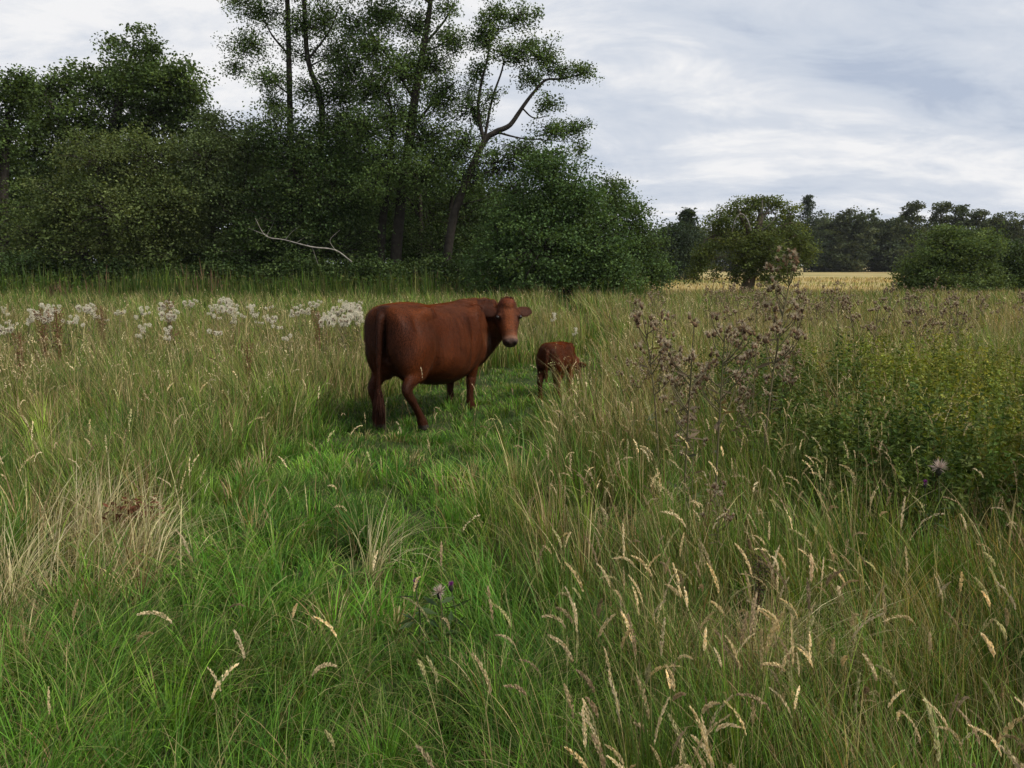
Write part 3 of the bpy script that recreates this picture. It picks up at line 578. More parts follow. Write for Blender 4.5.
tree('old_willow', 'stumpy old willow with splintered dead top and drooping boughs in the hay field', 'tree', 46, 750,
     [[(745, 297, .50), (749, 281, .33), (753, 262, .30), (757, 235, .24), (761, 214, .15)], [(755, 245, .2, 0, 1), (745, 225, .14), (738, 210, .06)], [(753, 260, .2, 0, 1), (725, 235, .12), (705, 240, .05)], [(756, 245, .16, 0, 1), (785, 225, .1), (800, 225, .03)]],
     [(718, 222, 14, 13, 0, 30), (740, 212, 15, 12, .4, 34), (752, 203, 10, 8, .5, 16), (765, 204, 10, 8, .5, 14), (735, 275, 8, 8, -.5, 14), (768, 278, 8, 8, -.5, 14), (775, 205, 9, 7, .3, 12), (790, 212, 9, 10, .3, 14), (730, 240, 17, 14, -.2, 36), (700, 262, 9, 13, -.4, 26), (695, 275, 6, 7, -.4, 9), (708, 250, 12, 9, -.3, 20), (766, 245, 22, 18, -.6, 74), (745, 255, 14, 12, -.8, 30), (790, 235, 20, 16, .2, 44), (802, 252, 17, 14, .5, 34), (760, 266, 16, 12, -.6, 30), (783, 268, 14, 14, -.2, 28), (716, 274, 4, 9, -.2, 7), (752, 228, 16, 12, .3, 30)],
     [(.092, .122, .032), (.118, .145, .038), (.070, .098, .028)], .12, 34, .24, bark=(.10, .078, .055), limb=.05, dens=1.7, grow=.98, fringe=.6, amin=1.9,
     dead=([(757, 235, .18, 0), (761, 215, .12, 0), (762, 203, .07, 0), (763, 200, .02, 0)], [(761, 222, .11, 0), (768, 210, .07, 0), (769, 202, .02, 0)], [(753, 240, .09, -.3), (748, 222, .06, -.6), (742, 214, .045, -.7), (736, 218, .03, -.8), (732, 232, .02, -.8)], [(760, 232, .08, -.2), (772, 222, .05, -.3), (778, 210, .02, -.3)]))
tree('hawthorn_bush', 'broad rounded green bush on the right edge of the hay field', 'bush', 43, 950,
     [[(945, 302, .14), (945, 265, .09), (945, 235, .03)], [(950, 302, .12), (975, 265, .08), (985, 240, .03)]],
     [(948, 248, 28, 22, 0, 100), (925, 268, 26, 22, 0, 90), (968, 262, 26, 24, .3, 90), (910, 285, 18, 14, -.2, 50), (945, 285, 36, 16, -.4, 110), (985, 285, 22, 18, 0, 60), (948, 233, 13, 7, 0, 20), (986, 246, 18, 20, 1, 60)],
     [(.080, .120, .034), (.100, .138, .042), (.064, .100, .030)], .12, 44, .28, limb=.05)
tree('hawthorn_bush', 'dark bush at the right edge of the photo beside the broad rounded bush', 'bush', 45, 1018,
     [[(1018, 300, .14), (1018, 265, .09), (1020, 245, .03)]],
     [(1018, 262, 24, 20, 0, 80), (1003, 278, 20, 16, 0, 60), (1030, 278, 30, 18, 0, 70), (1015, 290, 26, 10, -.3, 50), (1050, 265, 24, 22, 0, 60)], HAW, .12, 44, .28, limb=.05)

# far wood beyond the hay field
FARP = [(.052, .070, .030), (.068, .082, .036), (.042, .060, .028)]
for k, (u, top, d, w, lab) in enumerate(((700, 232, 210, 26, 0), (738, 226, 215, 26, 0), (778, 220, 205, 26, 0), (818, 217, 200, 24, 0), (846, 214, 198, 26, 0), (872, 218, 204, 22, 0), (896, 222, 200, 22, 0), (925, 226, 206, 26, 0), (960, 228, 204, 28, 0), (1000, 226, 200, 28, 0), (1040, 225, 205, 30, 0), (1085, 222, 200, 30, 0), (655, 236, 215, 26, 0), (835, 224, 214, 26, 0), (885, 222, 214, 26, 0))):
    top -= 5; h_ = 273 - top
    tree('far_wood_tree', 'leafy tree in the even dark row closing the far side of the hay field', 'tree', d, u, [[(u, 274, .4), (u, 250, .3), (u + 1, top + 10, .1)]],
         [(u, top + h_ * .3, w * .62, h_ * .3, 0, 60), (u - w * .45, top + h_ * .5, w * .5, h_ * .34, -2, 54), (u + w * .45, top + h_ * .48, w * .5, h_ * .36, -2, 54), (u, top + h_ * .74, w * .95, h_ * .28, -3, 90)], FARP, .62, 36, .85, group='row of far trees behind the hay field', twig=.1, limb=.2)
conifer('spruce_tree', 'thin spruce poking above the far wood right of the old willow', 190, 804, 196, 273, 26, PINE, tiers=24)
for k, (u, top, w, lab) in enumerate(((912, 202, 13, 'tall round topped tree, first of four standing above the far wood'), (941, 202, 13, 'tall round topped tree, second of the four standing above the far wood'), (961, 205, 11, 'tall round topped tree, third and narrowest of the four above the far wood'), (979, 209, 12, 'tall round topped tree, last and lowest of the four above the far wood'))):
    tree('tall_far_tree', lab, 'tree', 170, u, [[(u, 274, .4), (u - 1, 245, .3), (u, top + 8, .12)]],
         [(u, top + 7, w * .72, 7, 0, 34), (u - w * .4, top + 15, w * .42, 6, 0, 18), (u + w * .4, top + 18, w * .40, 5, 0, 16), (u, top + 30, w * .8, 9, 0, 40), (u, top + 52, w, 14, 0, 40)], FARP, .45, 26, .5, fringe=0, group='four tall trees above the far wood', limb=.2, dens=1)
for u, top, w, lab in ((1010, 214, 18, 'flat topped tall tree in front of the far wood at the right edge'), (1050, 210, 22, 'tall tree just beyond the right edge of the photo'), (994, 216, 12, 'small tall tree left of the flat topped one in the far wood')):
    tree('tall_far_tree', lab, 'tree', 172, u, [[(u, 274, .4), (u - 1, 245, .3), (u, top + 8, .12)]],
         [(u, top + 7, w, 7, 0, 40), (u - w * .4, top + 18, w * .6, 7, 0, 24), (u + w * .4, top + 18, w * .7, 8, 0, 24), (u, top + 38, w, 18, 0, 60)], FARP, .45, 28, .5, limb=.2, dens=1)

# ------------------------------------------------------------------ cattle
def loft(stations, sides=20, power=2.4):
    """closed loft: stations (centre, A axis vector, B axis vector); superellipse sections"""
    vs_, fs = [], []
    th = np.arange(sides) * 2 * math.pi / sides
    ca, sa = np.cos(th), np.sin(th); e = 2 / power
    ca = np.sign(ca) * np.abs(ca) ** e; sa = np.sign(sa) * np.abs(sa) ** e
    for c, A, B in stations:
        vs_.append(np.asarray(c)[None] + ca[:, None] * np.asarray(A)[None] + sa[:, None] * np.asarray(B)[None])
    m = len(stations)
    for i in range(m - 1):
        for j in range(sides):
            j2 = (j + 1) % sides; fs.append((i * sides + j, i * sides + j2, (i + 1) * sides + j2, (i + 1) * sides + j))
    fs.append(tuple(range(sides))[::-1]); fs.append(tuple((m - 1) * sides + j for j in range(sides)))
    return np.concatenate(vs_), fs
def resample(st, k=4):
    """smooth station list: rows of equal numeric width"""
    return catmull(np.array(st, float), k)
class Solid:
    def __init__(s): s.v = []; s.f = []; s.n = 0
    def add(s, v, f):
        s.v.append(v); s.f += [tuple(i + s.n for i in q) for q in f]; s.n += len(v)
    def limb(s, rows, power=2.2, sides=16, k=4):
        """rows: x,y,z, radius along x-ish, radius along y-ish; sections square to the limb"""
        r = resample(rows, k); p = r[:, :3]; T = np.gradient(p, axis=0); T /= np.linalg.norm(T, axis=1, keepdims=True)
        st = []
        for i in range(len(r)):
            yv = np.array([0, 1.0, 0]); yv -= T[i] * T[i].dot(yv); yv /= np.linalg.norm(yv); xv = np.cross(yv, T[i])
            st.append((p[i], xv * r[i, 3], yv * r[i, 4]))
        s.add(*loft(st, sides, power))
    def ball(s, c, r):
        st = []
        for t in np.linspace(-.98, .98, 9):
            k = math.sqrt(1 - t * t); st.append((np.array(c) + [0, 0, t * r[2]], np.array([k * r[0], 0, 0]), np.array([0, k * r[1], 0])))
        s.add(*loft(st, 14, 2))
    def merge(s, voxel, smooth_it, relax=0, relax_w=None):
        me = bpy.data.meshes.new('raw'); me.from_pydata([tuple(x) for x in np.concatenate(s.v)], [], s.f)
        o = bpy.data.objects.new('raw', me); COL.objects.link(o)
        m1 = o.modifiers.new('r', 'REMESH'); m1.mode = 'VOXEL'; m1.voxel_size = voxel
        m2 = o.modifiers.new('s', 'SMOOTH'); m2.factor = .5; m2.iterations = smooth_it
        dg = bpy.context.evaluated_depsgraph_get(); me2 = bpy.data.meshes.new_from_object(o.evaluated_get(dg))
        bpy.data.objects.remove(o)
        if relax:
            nv = len(me2.vertices); co = np.empty(nv * 3, np.float64); me2.vertices.foreach_get('co', co); co = co.reshape(-1, 3)
            ed = np.empty(len(me2.edges) * 2, np.int32); me2.edges.foreach_get('vertices', ed); ed = ed.reshape(-1, 2)
            wt = relax_w(co)[:, None] * .5; cnt = np.bincount(ed.ravel(), minlength=nv)[:, None]
            for _ in range(relax):
                acc = np.stack([np.bincount(ed[:, 0], co[ed[:, 1], k], nv) + np.bincount(ed[:, 1], co[ed[:, 0], k], nv) for k in range(3)], 1) / cnt
                co = co + (acc - co) * wt
            me2.vertices.foreach_set('co', co.ravel()); me2.update()
        return me2

def coat_material(name):
    m = mat_tint(name, rough=.58, spec=.10, bump=.35, bscale=45, var=.38, vscale=7)
    b = [n for n in m.node_tree.nodes if n.type == 'BSDF_PRINCIPLED'][0]
    b.inputs['Sheen Weight'].default_value = .03; b.inputs['Sheen Roughness'].default_value = .4; b.inputs['Sheen Tint'].default_value = (1, .7, .5, 1)
    return m
M_COAT = coat_material('red_coat'); M_EYE = mat_tint('eye_gloss', rough=.3, spec=.3)

def head_frame(pol, face_deg, pitch_deg):
    """pol: poll position; returns axis A (poll to nose), W (to its left), T (outward from forehead)"""
    f = np.array([math.cos(R(face_deg)), math.sin(R(face_deg)), 0]); A = f * math.cos(R(pitch_deg)) + np.array([0, 0, -math.sin(R(pitch_deg))])
    W = np.cross([0, 0, 1.0], f); T = np.cross(A, W); 
    if T[2] < 0: T = -T
    return np.asarray(pol, float), A, W, T
def build_head(S, fr, k, ear_tilt=0.0):
    O, A, W, T = fr
    rows = [(0.0, .085, .07, -.035), (.04, .118, .10, -.035), (.10, .135, .125, -.05), (.17, .142, .14, -.06), (.25, .120, .128, -.06), (.33, .096, .105, -.05), (.40, .088, .088, -.042), (.455, .094, .080, -.038), (.495, .078, .066, -.04), (.52, .048, .04, -.045)]
    r = resample(rows, 3) * k
    S.add(*loft([(O + A * t + T * off, W * w, T * h) for t, w, h, off in r], 20, 2.5))
    S.ball(O + T * .0 * k + A * .01 * k, (.105 * k, .105 * k, .105 * k))         # poll
    for s in (-1, 1):
        S.ball(O + A * .16 * k + W * s * .108 * k + T * .03 * k, (.036 * k,) * 3)                        # brow
        S.ball(O + A * .24 * k + W * s * .06 * k - T * .11 * k, (.06 * k,) * 3)                        # jaw
        S.ball(O + A * .485 * k + W * s * .045 * k + T * .012 * k, (.03 * k,) * 3)                        # nostril
        e0 = O + A * .075 * k + W * s * .09 * k - T * .03 * k
        ed = W * s * .95 + np.array([0, 0, -.06 + ear_tilt]) - T * .1; ed /= np.linalg.norm(ed); eb = np.cross(ed, T); eb /= np.linalg.norm(eb)
        en = np.cross(ed, eb)
        er = resample([(0, .032, .030), (.05, .055, .026), (.11, .072, .020), (.17, .060, .017), (.215, .022, .012)], 3) * k
        S.add(*loft([(e0 + ed * t, eb * w, en * h) for t, w, h in er], 14, 2))
def paint(me, fn):
    n = len(me.vertices); co = np.empty(n * 3, np.float32); me.vertices.foreach_get('co', co); no = np.empty(n * 3, np.float32); me.vertices.foreach_get('normal', no)
    c = fn(co.reshape(-1, 3).astype(float), no.reshape(-1, 3).astype(float))
    a = me.attributes.new('tint', 'FLOAT_COLOR', 'POINT'); a.data.foreach_set('color', np.concatenate([c, np.ones((n, 1))], 1).astype(np.float32).ravel())
    me.polygons.foreach_set('use_smooth', np.ones(len(me.polygons), bool))
def eyes(root, fr, k):
    O, A, W, T = fr
    for s in (-1, 1):
        S = Solid(); c = O + A * .178 * k + W * s * .134 * k + T * .034 * k; S.ball(c, (.023 * k,) * 3)
        me = bpy.data.meshes.new('eye'); me.from_pydata([tuple(x) for x in np.concatenate(S.v)], [], S.f); paint(me, lambda p, n: np.tile([.012, .008, .006], (len(p), 1)))
        me.materials.append(M_EYE); o = bpy.data.objects.new('eye', me); COL.objects.link(o); o.parent = root
def hair_patch(name, root, base, dirs, ln, w, col):
    g = Geo(); n = len(base); d = dirs / np.linalg.norm(dirs, axis=1, keepdims=True); s = np.cross(d, rng.normal(size=(n, 3))); s /= np.linalg.norm(s, axis=1, keepdims=True) + 1e-9
    v = np.stack([base - s * w, base + s * w, base + d * ln[:, None] * .6 + s * w * .8 + [0, 0, -.004], base + d * ln[:, None] + [0, 0, -.02]], 1)
    b = np.arange(n)[:, None] * 4
    g.add(v.reshape(-1, 3), None, np.concatenate([b + [0, 1, 2], b + [0, 2, 3]]), np.repeat(col, 4, 0)); return g.build(name, M_COAT, root)

RED = np.array([.056, .0165, .0062]); REDL = np.array([.130, .041, .0135]); DARKR = np.array([.022, .008, .005])
# --- the cow (local: +x forward, +y its left)
S = Solid()
torso = [(-.90, 1.05, .15, .18), (-.87, 1.03, .24, .25), (-.78, .98, .295, .31), (-.62, .93, .325, .37), (-.42, .89, .35, .405), (-.15, .83, .385, .425), (.12, .815, .385, .44), (.36, .83, .345, .43), (.56, .855, .305, .41), (.76, .85, .27, .37), (.92, .82, .20, .29), (1.0, .80, .10, .16)]
r = resample(torso, 4); S.add(*loft([((x, 0, z), (0, w, 0), (0, 0, h)) for x, z, w, h in r], 28, 2.45))
S.limb([(.55, 0, .98, .30, .24), (.74, -.03, 1.02, .29, .20), (.89, -.15, 1.07, .24, .165), (.96, -.30, 1.09, .185, .135), (.90, -.40, 1.10, .14, .11)], 2.2)           # neck turned back
S.limb([(.62, 0, .66, .2, .12), (.90, -.04, .70, .19, .12), (1.02, -.18, .84, .15, .09), (1.0, -.33, .96, .07, .05)], 2.0)   # dewlap
for s in (-1, 1):
    S.ball((-.50, s * .235, 1.185), (.16, .08, .085)); S.ball((-.83, s * .12, 1.15), (.07, .06, .08))     # hip and pin bones
    S.ball((.50, s * .24, .96), (.19, .10, .29)); S.ball((.58, s * .20, .72), (.16, .11, .18))       # shoulder
    S.ball((-.62, s * .165, .84), (.26, .165, .34))                                           # thigh
hl = [(-.66, .17, .82, .22, .15), (-.64, .20, .65, .145, .10), (-.73, .205, .52, .075, .056), (-.80, .205, .43, .058, .046), (-.775, .20, .31, .040, .035), (-.745, .20, .16, .040, .037), (-.715, .20, .10, .052, .048), (-.70, .20, .04, .058, .052), (-.69, .20, 0, .062, .056)]
S.limb(hl)                                                                                  # left hind, standing square
S.limb([(-.62, -.17, .82, .22, .15), (-.58, -.20, .65, .150, .105), (-.73, -.21, .53, .076, .056), (-.80, -.215, .44, .058, .046), (-.70, -.22, .30, .040, .035), (-.60, -.225, .155, .040, .037), (-.575, -.225, .10, .050, .046), (-.55, -.23, .04, .056, .05), (-.54, -.23, 0, .060, .054)])
S.limb([(.56, .20, .74, .13, .10), (.60, .19, .56, .085, .075), (.62, .18, .42, .058, .055), (.62, .18, .38, .058, .055), (.615, .18, .24, .038, .038), (.62, .18, .12, .045, .045), (.64, .18, .05, .055, .05), (.645, .18, 0, .06, .055)])
S.limb([(.52, -.20, .74, .13, .10), (.50, -.19, .56, .085, .075), (.50, -.18, .42, .058, .055), (.49, -.18, .38, .058, .055), (.47, -.18, .24, .038, .038), (.47, -.18, .12, .045, .045), (.49, -.18, .05, .055, .05), (.495, -.18, 0, .06, .055)])
S.limb([(-.84, .0, 1.22, .05, .05), (-.925, 0, 1.16, .036, .036), (-.945, .005, .95, .026, .026), (-.935, .02, .72, .021, .021), (-.925, .035, .50, .020, .020), (-.925, .04, .42, .016, .016)], k=4)   # tail
S.ball((-.48, 0, .55), (.11, .09, .07))                                                        # small udder
HF = head_frame((.88, -.44, 1.225), -141, 60); build_head(S, HF, .98, .10)
def relax_cow(p):
    O, A, W, T = HF
    return smooth(.50, .68, p[:, 2]) * smooth(.30, .46, np.linalg.norm(p - (O + A * .2), axis=1)) * smooth(-.905, -.86, p[:, 0])
me = S.merge(.0105, 5, 38, relax_cow)
def sculpt(me, fn):
    n = len(me.vertices); co = np.empty(n * 3); me.vertices.foreach_get('co', co); no = np.empty(n * 3); me.vertices.foreach_get('normal', no)
    p = co.reshape(-1, 3); p += no.reshape(-1, 3) * fn(p)[:, None]; me.vertices.foreach_set('co', p.ravel()); me.update()
def cow_muscle(p):
    x, y, z = p.T; ay = np.abs(y); gau = lambda cx, cz, rx, rz: np.exp(-((x - cx) / rx) ** 2 - ((z - cz) / rz) ** 2)
    side = smooth(.10, .2, ay) * (x < .8); O, A, W, T = HF; side = side * (np.linalg.norm(p - (O + A * .2), axis=1) > .42)
    d = -.024 * gau(-.32, .96, .15, .15) + .004 * gau(-.50, 1.15, .10, .07) - .030 * gau(-.40, .68, .05, .20) - .022 * gau(.26, .82, .05, .26) + .022 * gau(.46, .93, .12, .2) - .018 * gau(.62, 1.05, .05, .18)
    d = d - .020 * gau(-.72, 1.10, .05, .10) + .018 * gau(-.60, .92, .12, .14) + .010 * gau(-.10, .62, .22, .12)
    d = d + .0018 * np.sin(x * 62) * smooth(-.25, -.15, x) * smooth(.28, .18, x) * smooth(.6, .75, z) * smooth(1.2, 1.05, z)
    d = d * side - .040 * np.exp(-(y / .035) ** 2) * smooth(-.80, -.86, x) * smooth(.6, .75, z) * smooth(1.2, 1.1, z) * (x > -.905)
    neck = smooth(.70, .78, x) * smooth(.7, .8, z) * (np.linalg.norm(p - (O + A * .2), axis=1) > .36)
    d = d * 1.5
    return d + .007 * np.sin(x * 40 - y * 30) * neck + .004 * sfield(x * 4 + y * 3, z * 4, 1.0, 231) * (z > .5)
sculpt(me, cow_muscle)
def cow_paint(p, n):
    x, y, z = p.T; O, A, W, T = HF; q = p - O; t = q @ A; w = q @ W; f = q @ T
    head = (t > -.12) & (t < .57) & (f > -.17) & (f < .16) & (np.abs(w) < np.where(t < .14, .34, .16))
    m = .5 + .5 * sfield(x * 3, z * 3 + y * 2, 1.2, 201)
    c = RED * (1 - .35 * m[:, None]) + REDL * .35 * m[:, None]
    top_lit = smooth(1.1, 1.3, z) * (1 - head); c = c * (1 - .3 * top_lit[:, None]) + REDL * .3 * top_lit[:, None]  # lit topline painted into the coat: lighter red along the back
    dk = np.clip(smooth(.62, .25, z) * .7 + smooth(.62, .82, x) * smooth(1.0, .8, z) * .7 + smooth(-.66, -.86, x) * smooth(1.24, 1.05, z) * .75, 0, .85) * (1 - head)  # shaded rear painted into the coat; legs and chest darker too
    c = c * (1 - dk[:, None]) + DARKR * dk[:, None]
    fm = head * smooth(.03, .12, f + .06) * smooth(.07, .03, np.abs(w)); c = c * (1 - .5 * fm[:, None]) + REDL * 1.15 * .5 * fm[:, None]
    nose = head * smooth(.385, .43, t) * smooth(-.03, .0, f); c = c * (1 - nose[:, None]) + np.array([.13, .065, .04]) * nose[:, None]
    low = head * smooth(.435, .455, t) * smooth(-.09, -.06, f); c = c * (1 - .85 * low[:, None]) + np.array([.04, .026, .022]) * .85 * low[:, None]
    nost = head * (np.abs(t - .495) < .02) * (np.abs(np.abs(w) - .047) < .018) * (f > -.02); c = np.where(nost[:, None] > 0, np.array([.02, .012, .01]), c)
    mouth = head * smooth(.40, .43, t) * smooth(-.02, -.045, f) * (f > -.15); c = c * (1 - mouth[:, None]) + np.array([.035, .022, .018]) * mouth[:, None]
    chin = head * smooth(.36, .40, t) * (1 - smooth(.46, .5, t)) * smooth(-.095, -.115, f) * (f > -.15) * (np.abs(w) < .09); c = c * (1 - .8 * chin[:, None]) + np.array([.30, .26, .20]) * .8 * chin[:, None]
    ear = head * smooth(.13, .17, np.abs(w)) * (t < .14); c = c * (1 - .6 * ear[:, None]) + DARKR * .6 * ear[:, None]
    poll = head * smooth(.05, .0, t) * (np.abs(w) < .1); c = c * (1 - .4 * poll[:, None]) + np.array([.10, .022, .012]) * .4 * poll[:, None]
    eye_d = np.minimum(np.linalg.norm(q - (A * .19 + W * .125 + T * .03), axis=1), np.linalg.norm(q - (A * .19 - W * .125 + T * .03), axis=1)); ew = .7 * smooth(.06, .03, eye_d); c = c * (1 - ew[:, None]) + DARKR * ew[:, None]
    cleft_shade = smooth(.10, .03, np.abs(y)) * smooth(-.80, -.86, x) * smooth(.5, .7, z) * .8; c = c * (1 - cleft_shade[:, None]) + DARKR * .8 * cleft_shade[:, None]  # crease shade between the buttocks painted into the coat
    hoof = (z < .055) & ~head; c = np.where(hoof[:, None], np.array([.03, .024, .02]), c)
    return c
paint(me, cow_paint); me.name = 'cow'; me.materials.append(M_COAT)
cow = bpy.data.objects.new('cow', me); COL.objects.link(cow)
tag(cow, 'large red brown cow standing in the meadow and looking back at the camera', 'cow')
eyes(cow, HF, .98)
n = 420; th = rng.uniform(0, 6.28, n); zz = rng.uniform(.22, .47, n); rr = .018 + .028 * np.sin(np.clip((.5 - zz) / .3, 0, 1) * 2.6)
hair_patch('tail_switch', cow, np.stack([-.925 + np.cos(th) * rr, .04 + np.sin(th) * rr, zz], 1), np.stack([np.cos(th) * .18, np.sin(th) * .18, -np.ones(n)], 1), rng.uniform(.08, .17, n), .0045, np.tile(DARKR * 1.5, (n, 1)) * rng.uniform(.7, 1.5, (n, 1)))
n = 380; O, A, W, T = HF; a_ = rng.uniform(-1, 1, (n, 1)); b_2 = rng.uniform(-.06, .07, (n, 1))
hair_patch('poll_hair', cow, O + W * a_ * .075 + A * b_2 + T * (.062 - .03 * a_ ** 2) + np.array([0, 0, .015]), rng.normal(0, .5, (n, 3)) + T * .8 + A * .4, rng.uniform(.015, .035, n), .004, np.tile(RED * .8, (n, 1)) * rng.uniform(.6, 1.4, (n, 1)))
def coat_hair(o, name, head, k, dark=1.0):
    me = o.data; n = len(me.vertices); co = np.empty(n * 3); me.vertices.foreach_get('co', co); co = co.reshape(-1, 3); no = np.empty(n * 3); me.vertices.foreach_get('normal', no); no = no.reshape(-1, 3)
    c = np.empty(n * 4, np.float32); me.attributes['tint'].data.foreach_get('color', c); c = c.reshape(-1, 4)[:, :3]
    O, A, W, T = head; q = co - O; t = q @ A; hd = np.linalg.norm(co - (O + A * .26 * k), axis=1) < .36 * k
    keep = ~(hd & (t > .34 * k)) & (co[:, 2] > .06 * k)
    for s in (-1, 1): keep &= np.linalg.norm(q - (A * .178 * k + W * s * .134 * k + T * .034 * k), axis=1) > .045 * k
    ii = np.flatnonzero(keep); ii = np.concatenate([ii, ii]); p = co[ii] + rng.normal(0, .004, (len(ii), 3)); m = no[ii]
    flow = np.where(hd[ii][:, None], A * .8 + W * .1, np.array([-.7, 0, -.65])) + rng.normal(0, .22, (len(ii), 3)) + .5 * np.stack([sfield(p[:, 0] + p[:, 1], p[:, 2], .25, 301), 0 * p[:, 0], sfield(p[:, 0] + p[:, 1], p[:, 2], .25, 302)], 1)
    flow -= m * np.sum(flow * m, 1, keepdims=True); d = flow / (np.linalg.norm(flow, axis=1, keepdims=True) + 1e-6) + m * .30
    ln = np.where(hd[ii] | (co[ii][:, 2] < .45 * k), .014, .026) * rng.uniform(.7, 1.3, len(ii)) * (.5 + .5 * k)
    patch = np.clip(1.05 + .30 * sfield(p[:, 0] * 1.3 + p[:, 1], p[:, 2], .35, 303) + .18 * sfield(p[:, 0], p[:, 2] * .6, .1, 304), .5, 1.7)
    cc = c[ii] * (patch * rng.uniform(.65, 1.45, len(ii)))[:, None] * np.array([2.05, 1.75, 1.25])
    s = np.cross(d, m); s /= np.linalg.norm(s, axis=1, keepdims=True) + 1e-6; w = .0016
    d /= np.linalg.norm(d, axis=1, keepdims=True)
    g = Geo(); v = np.stack([p - s * w, p + s * w, p + d * ln[:, None]], 1); g.add(v.reshape(-1, 3), None, np.arange(len(p) * 3).reshape(-1, 3), np.repeat(cc, 3, 0)); return g.build(name, M_HAIR, o)
M_HAIR = mat_tint('coat_hair', trans=.3, rough=.5, spec=.16, tr_tint=(1.2, 1.0, .8))
coat_hair(cow, 'coat_hair', HF, .98)
cow.location = (-.865, 8.75, float(ground_z(-.865, 8.75))); cow.rotation_euler = (0, 0, R(63)); cow.scale = (1.04, 1, 1)

# --- the calf, grazing, seen from behind
S = Solid()
ct = [(-.40, .60, .06, .07), (-.37, .585, .115, .115), (-.30, .57, .15, .15), (-.16, .545, .16, .165), (.0, .53, .165, .17), (.14, .525, .155, .17), (.26, .52, .13, .16), (.34, .50, .10, .13), (.38, .49, .05, .07)]
r = resample(ct, 4); S.add(*loft([((x, 0, z), (0, w, 0), (0, 0, h)) for x, z, w, h in r], 24, 2.35))
S.limb([(.24, 0, .55, .13, .10), (.38, -.02, .50, .105, .08), (.48, -.05, .42, .085, .07), (.53, -.07, .36, .07, .06)])
for s in (-1, 1):
    S.ball((-.20, s * .115, .665), (.05, .03, .035)); S.ball((-.27, s * .10, .50), (.115, .075, .16)); S.ball((.20, s * .11, .55), (.08, .045, .14))
def leg4(pts): S.limb([(a, b, c_, d_ * 1.14, e_ * 1.14) for a, b, c_, d_, e_ in pts], sides=12)
for s, o_ in ((1, -.03), (-1, .06)):
    leg4([(-.27 + o_, s * .09, .48, .095, .06), (-.26 + o_, s * .10, .38, .065, .047), (-.325 + o_, s * .10, .30, .036, .03), (-.345 + o_, s * .10, .26, .03, .026), (-.33 + o_, s * .10, .15, .021, .021), (-.315 + o_, s * .10, .07, .026, .025), (-.30 + o_, s * .10, 0, .03, .027)])
for s, o_ in ((1, .0), (-1, .05)):
    leg4([(.20 + o_, s * .095, .48, .06, .045), (.20 + o_, s * .09, .34, .04, .036), (.205 + o_, s * .085, .25, .032, .03), (.20 + o_, s * .085, .14, .02, .02), (.205 + o_, s * .085, .06, .026, .025), (.215 + o_, s * .085, 0, .03, .027)])
S.limb([(-.365, 0, .655, .026, .026), (-.415, 0, .62, .018, .018), (-.43, .0, .5, .013, .013), (-.425, .005, .36, .014, .014), (-.425, .005, .28, .008, .008)])
CF = head_frame((.53, -.07, .43), -12, 66); build_head(S, CF, .56)
me = S.merge(.0075, 4, 25, lambda p: smooth(.30, .42, p[:, 2]) * smooth(.42, .30, p[:, 0]) * smooth(-.40, -.36, p[:, 0]))
def calf_paint(p, n):
    x, y, z = p.T; m = .5 + .5 * sfield(x * 5, z * 5 + y * 3, 1.2, 211)
    c = RED * 1.2 * (1 - .4 * m[:, None]) + REDL * 1.15 * .4 * m[:, None]
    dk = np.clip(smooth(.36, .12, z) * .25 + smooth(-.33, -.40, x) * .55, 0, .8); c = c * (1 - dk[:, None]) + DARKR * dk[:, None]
    t = (p - CF[0]) @ CF[1]; nose = smooth(.23, .26, t) * (x > .5); c = c * (1 - nose[:, None]) + np.array([.16, .10, .08]) * nose[:, None]
    return np.where(((z < .03) & (x < .45))[:, None], np.array([.03, .024, .02]), c)
paint(me, calf_paint); me.name = 'calf'; me.materials.append(M_COAT)
calf = bpy.data.objects.new('calf', me); COL.objects.link(calf)
tag(calf, 'small red brown calf grazing with its back to the camera', 'calf'); eyes(calf, CF, .56)
coat_hair(calf, 'coat_hair', CF, .56)
cx_, cy_ = P(557, 400, 9.7)[0], 9.7
calf.location = (cx_, cy_, float(ground_z(cx_, cy_))); calf.rotation_euler = (0, 0, R(70))

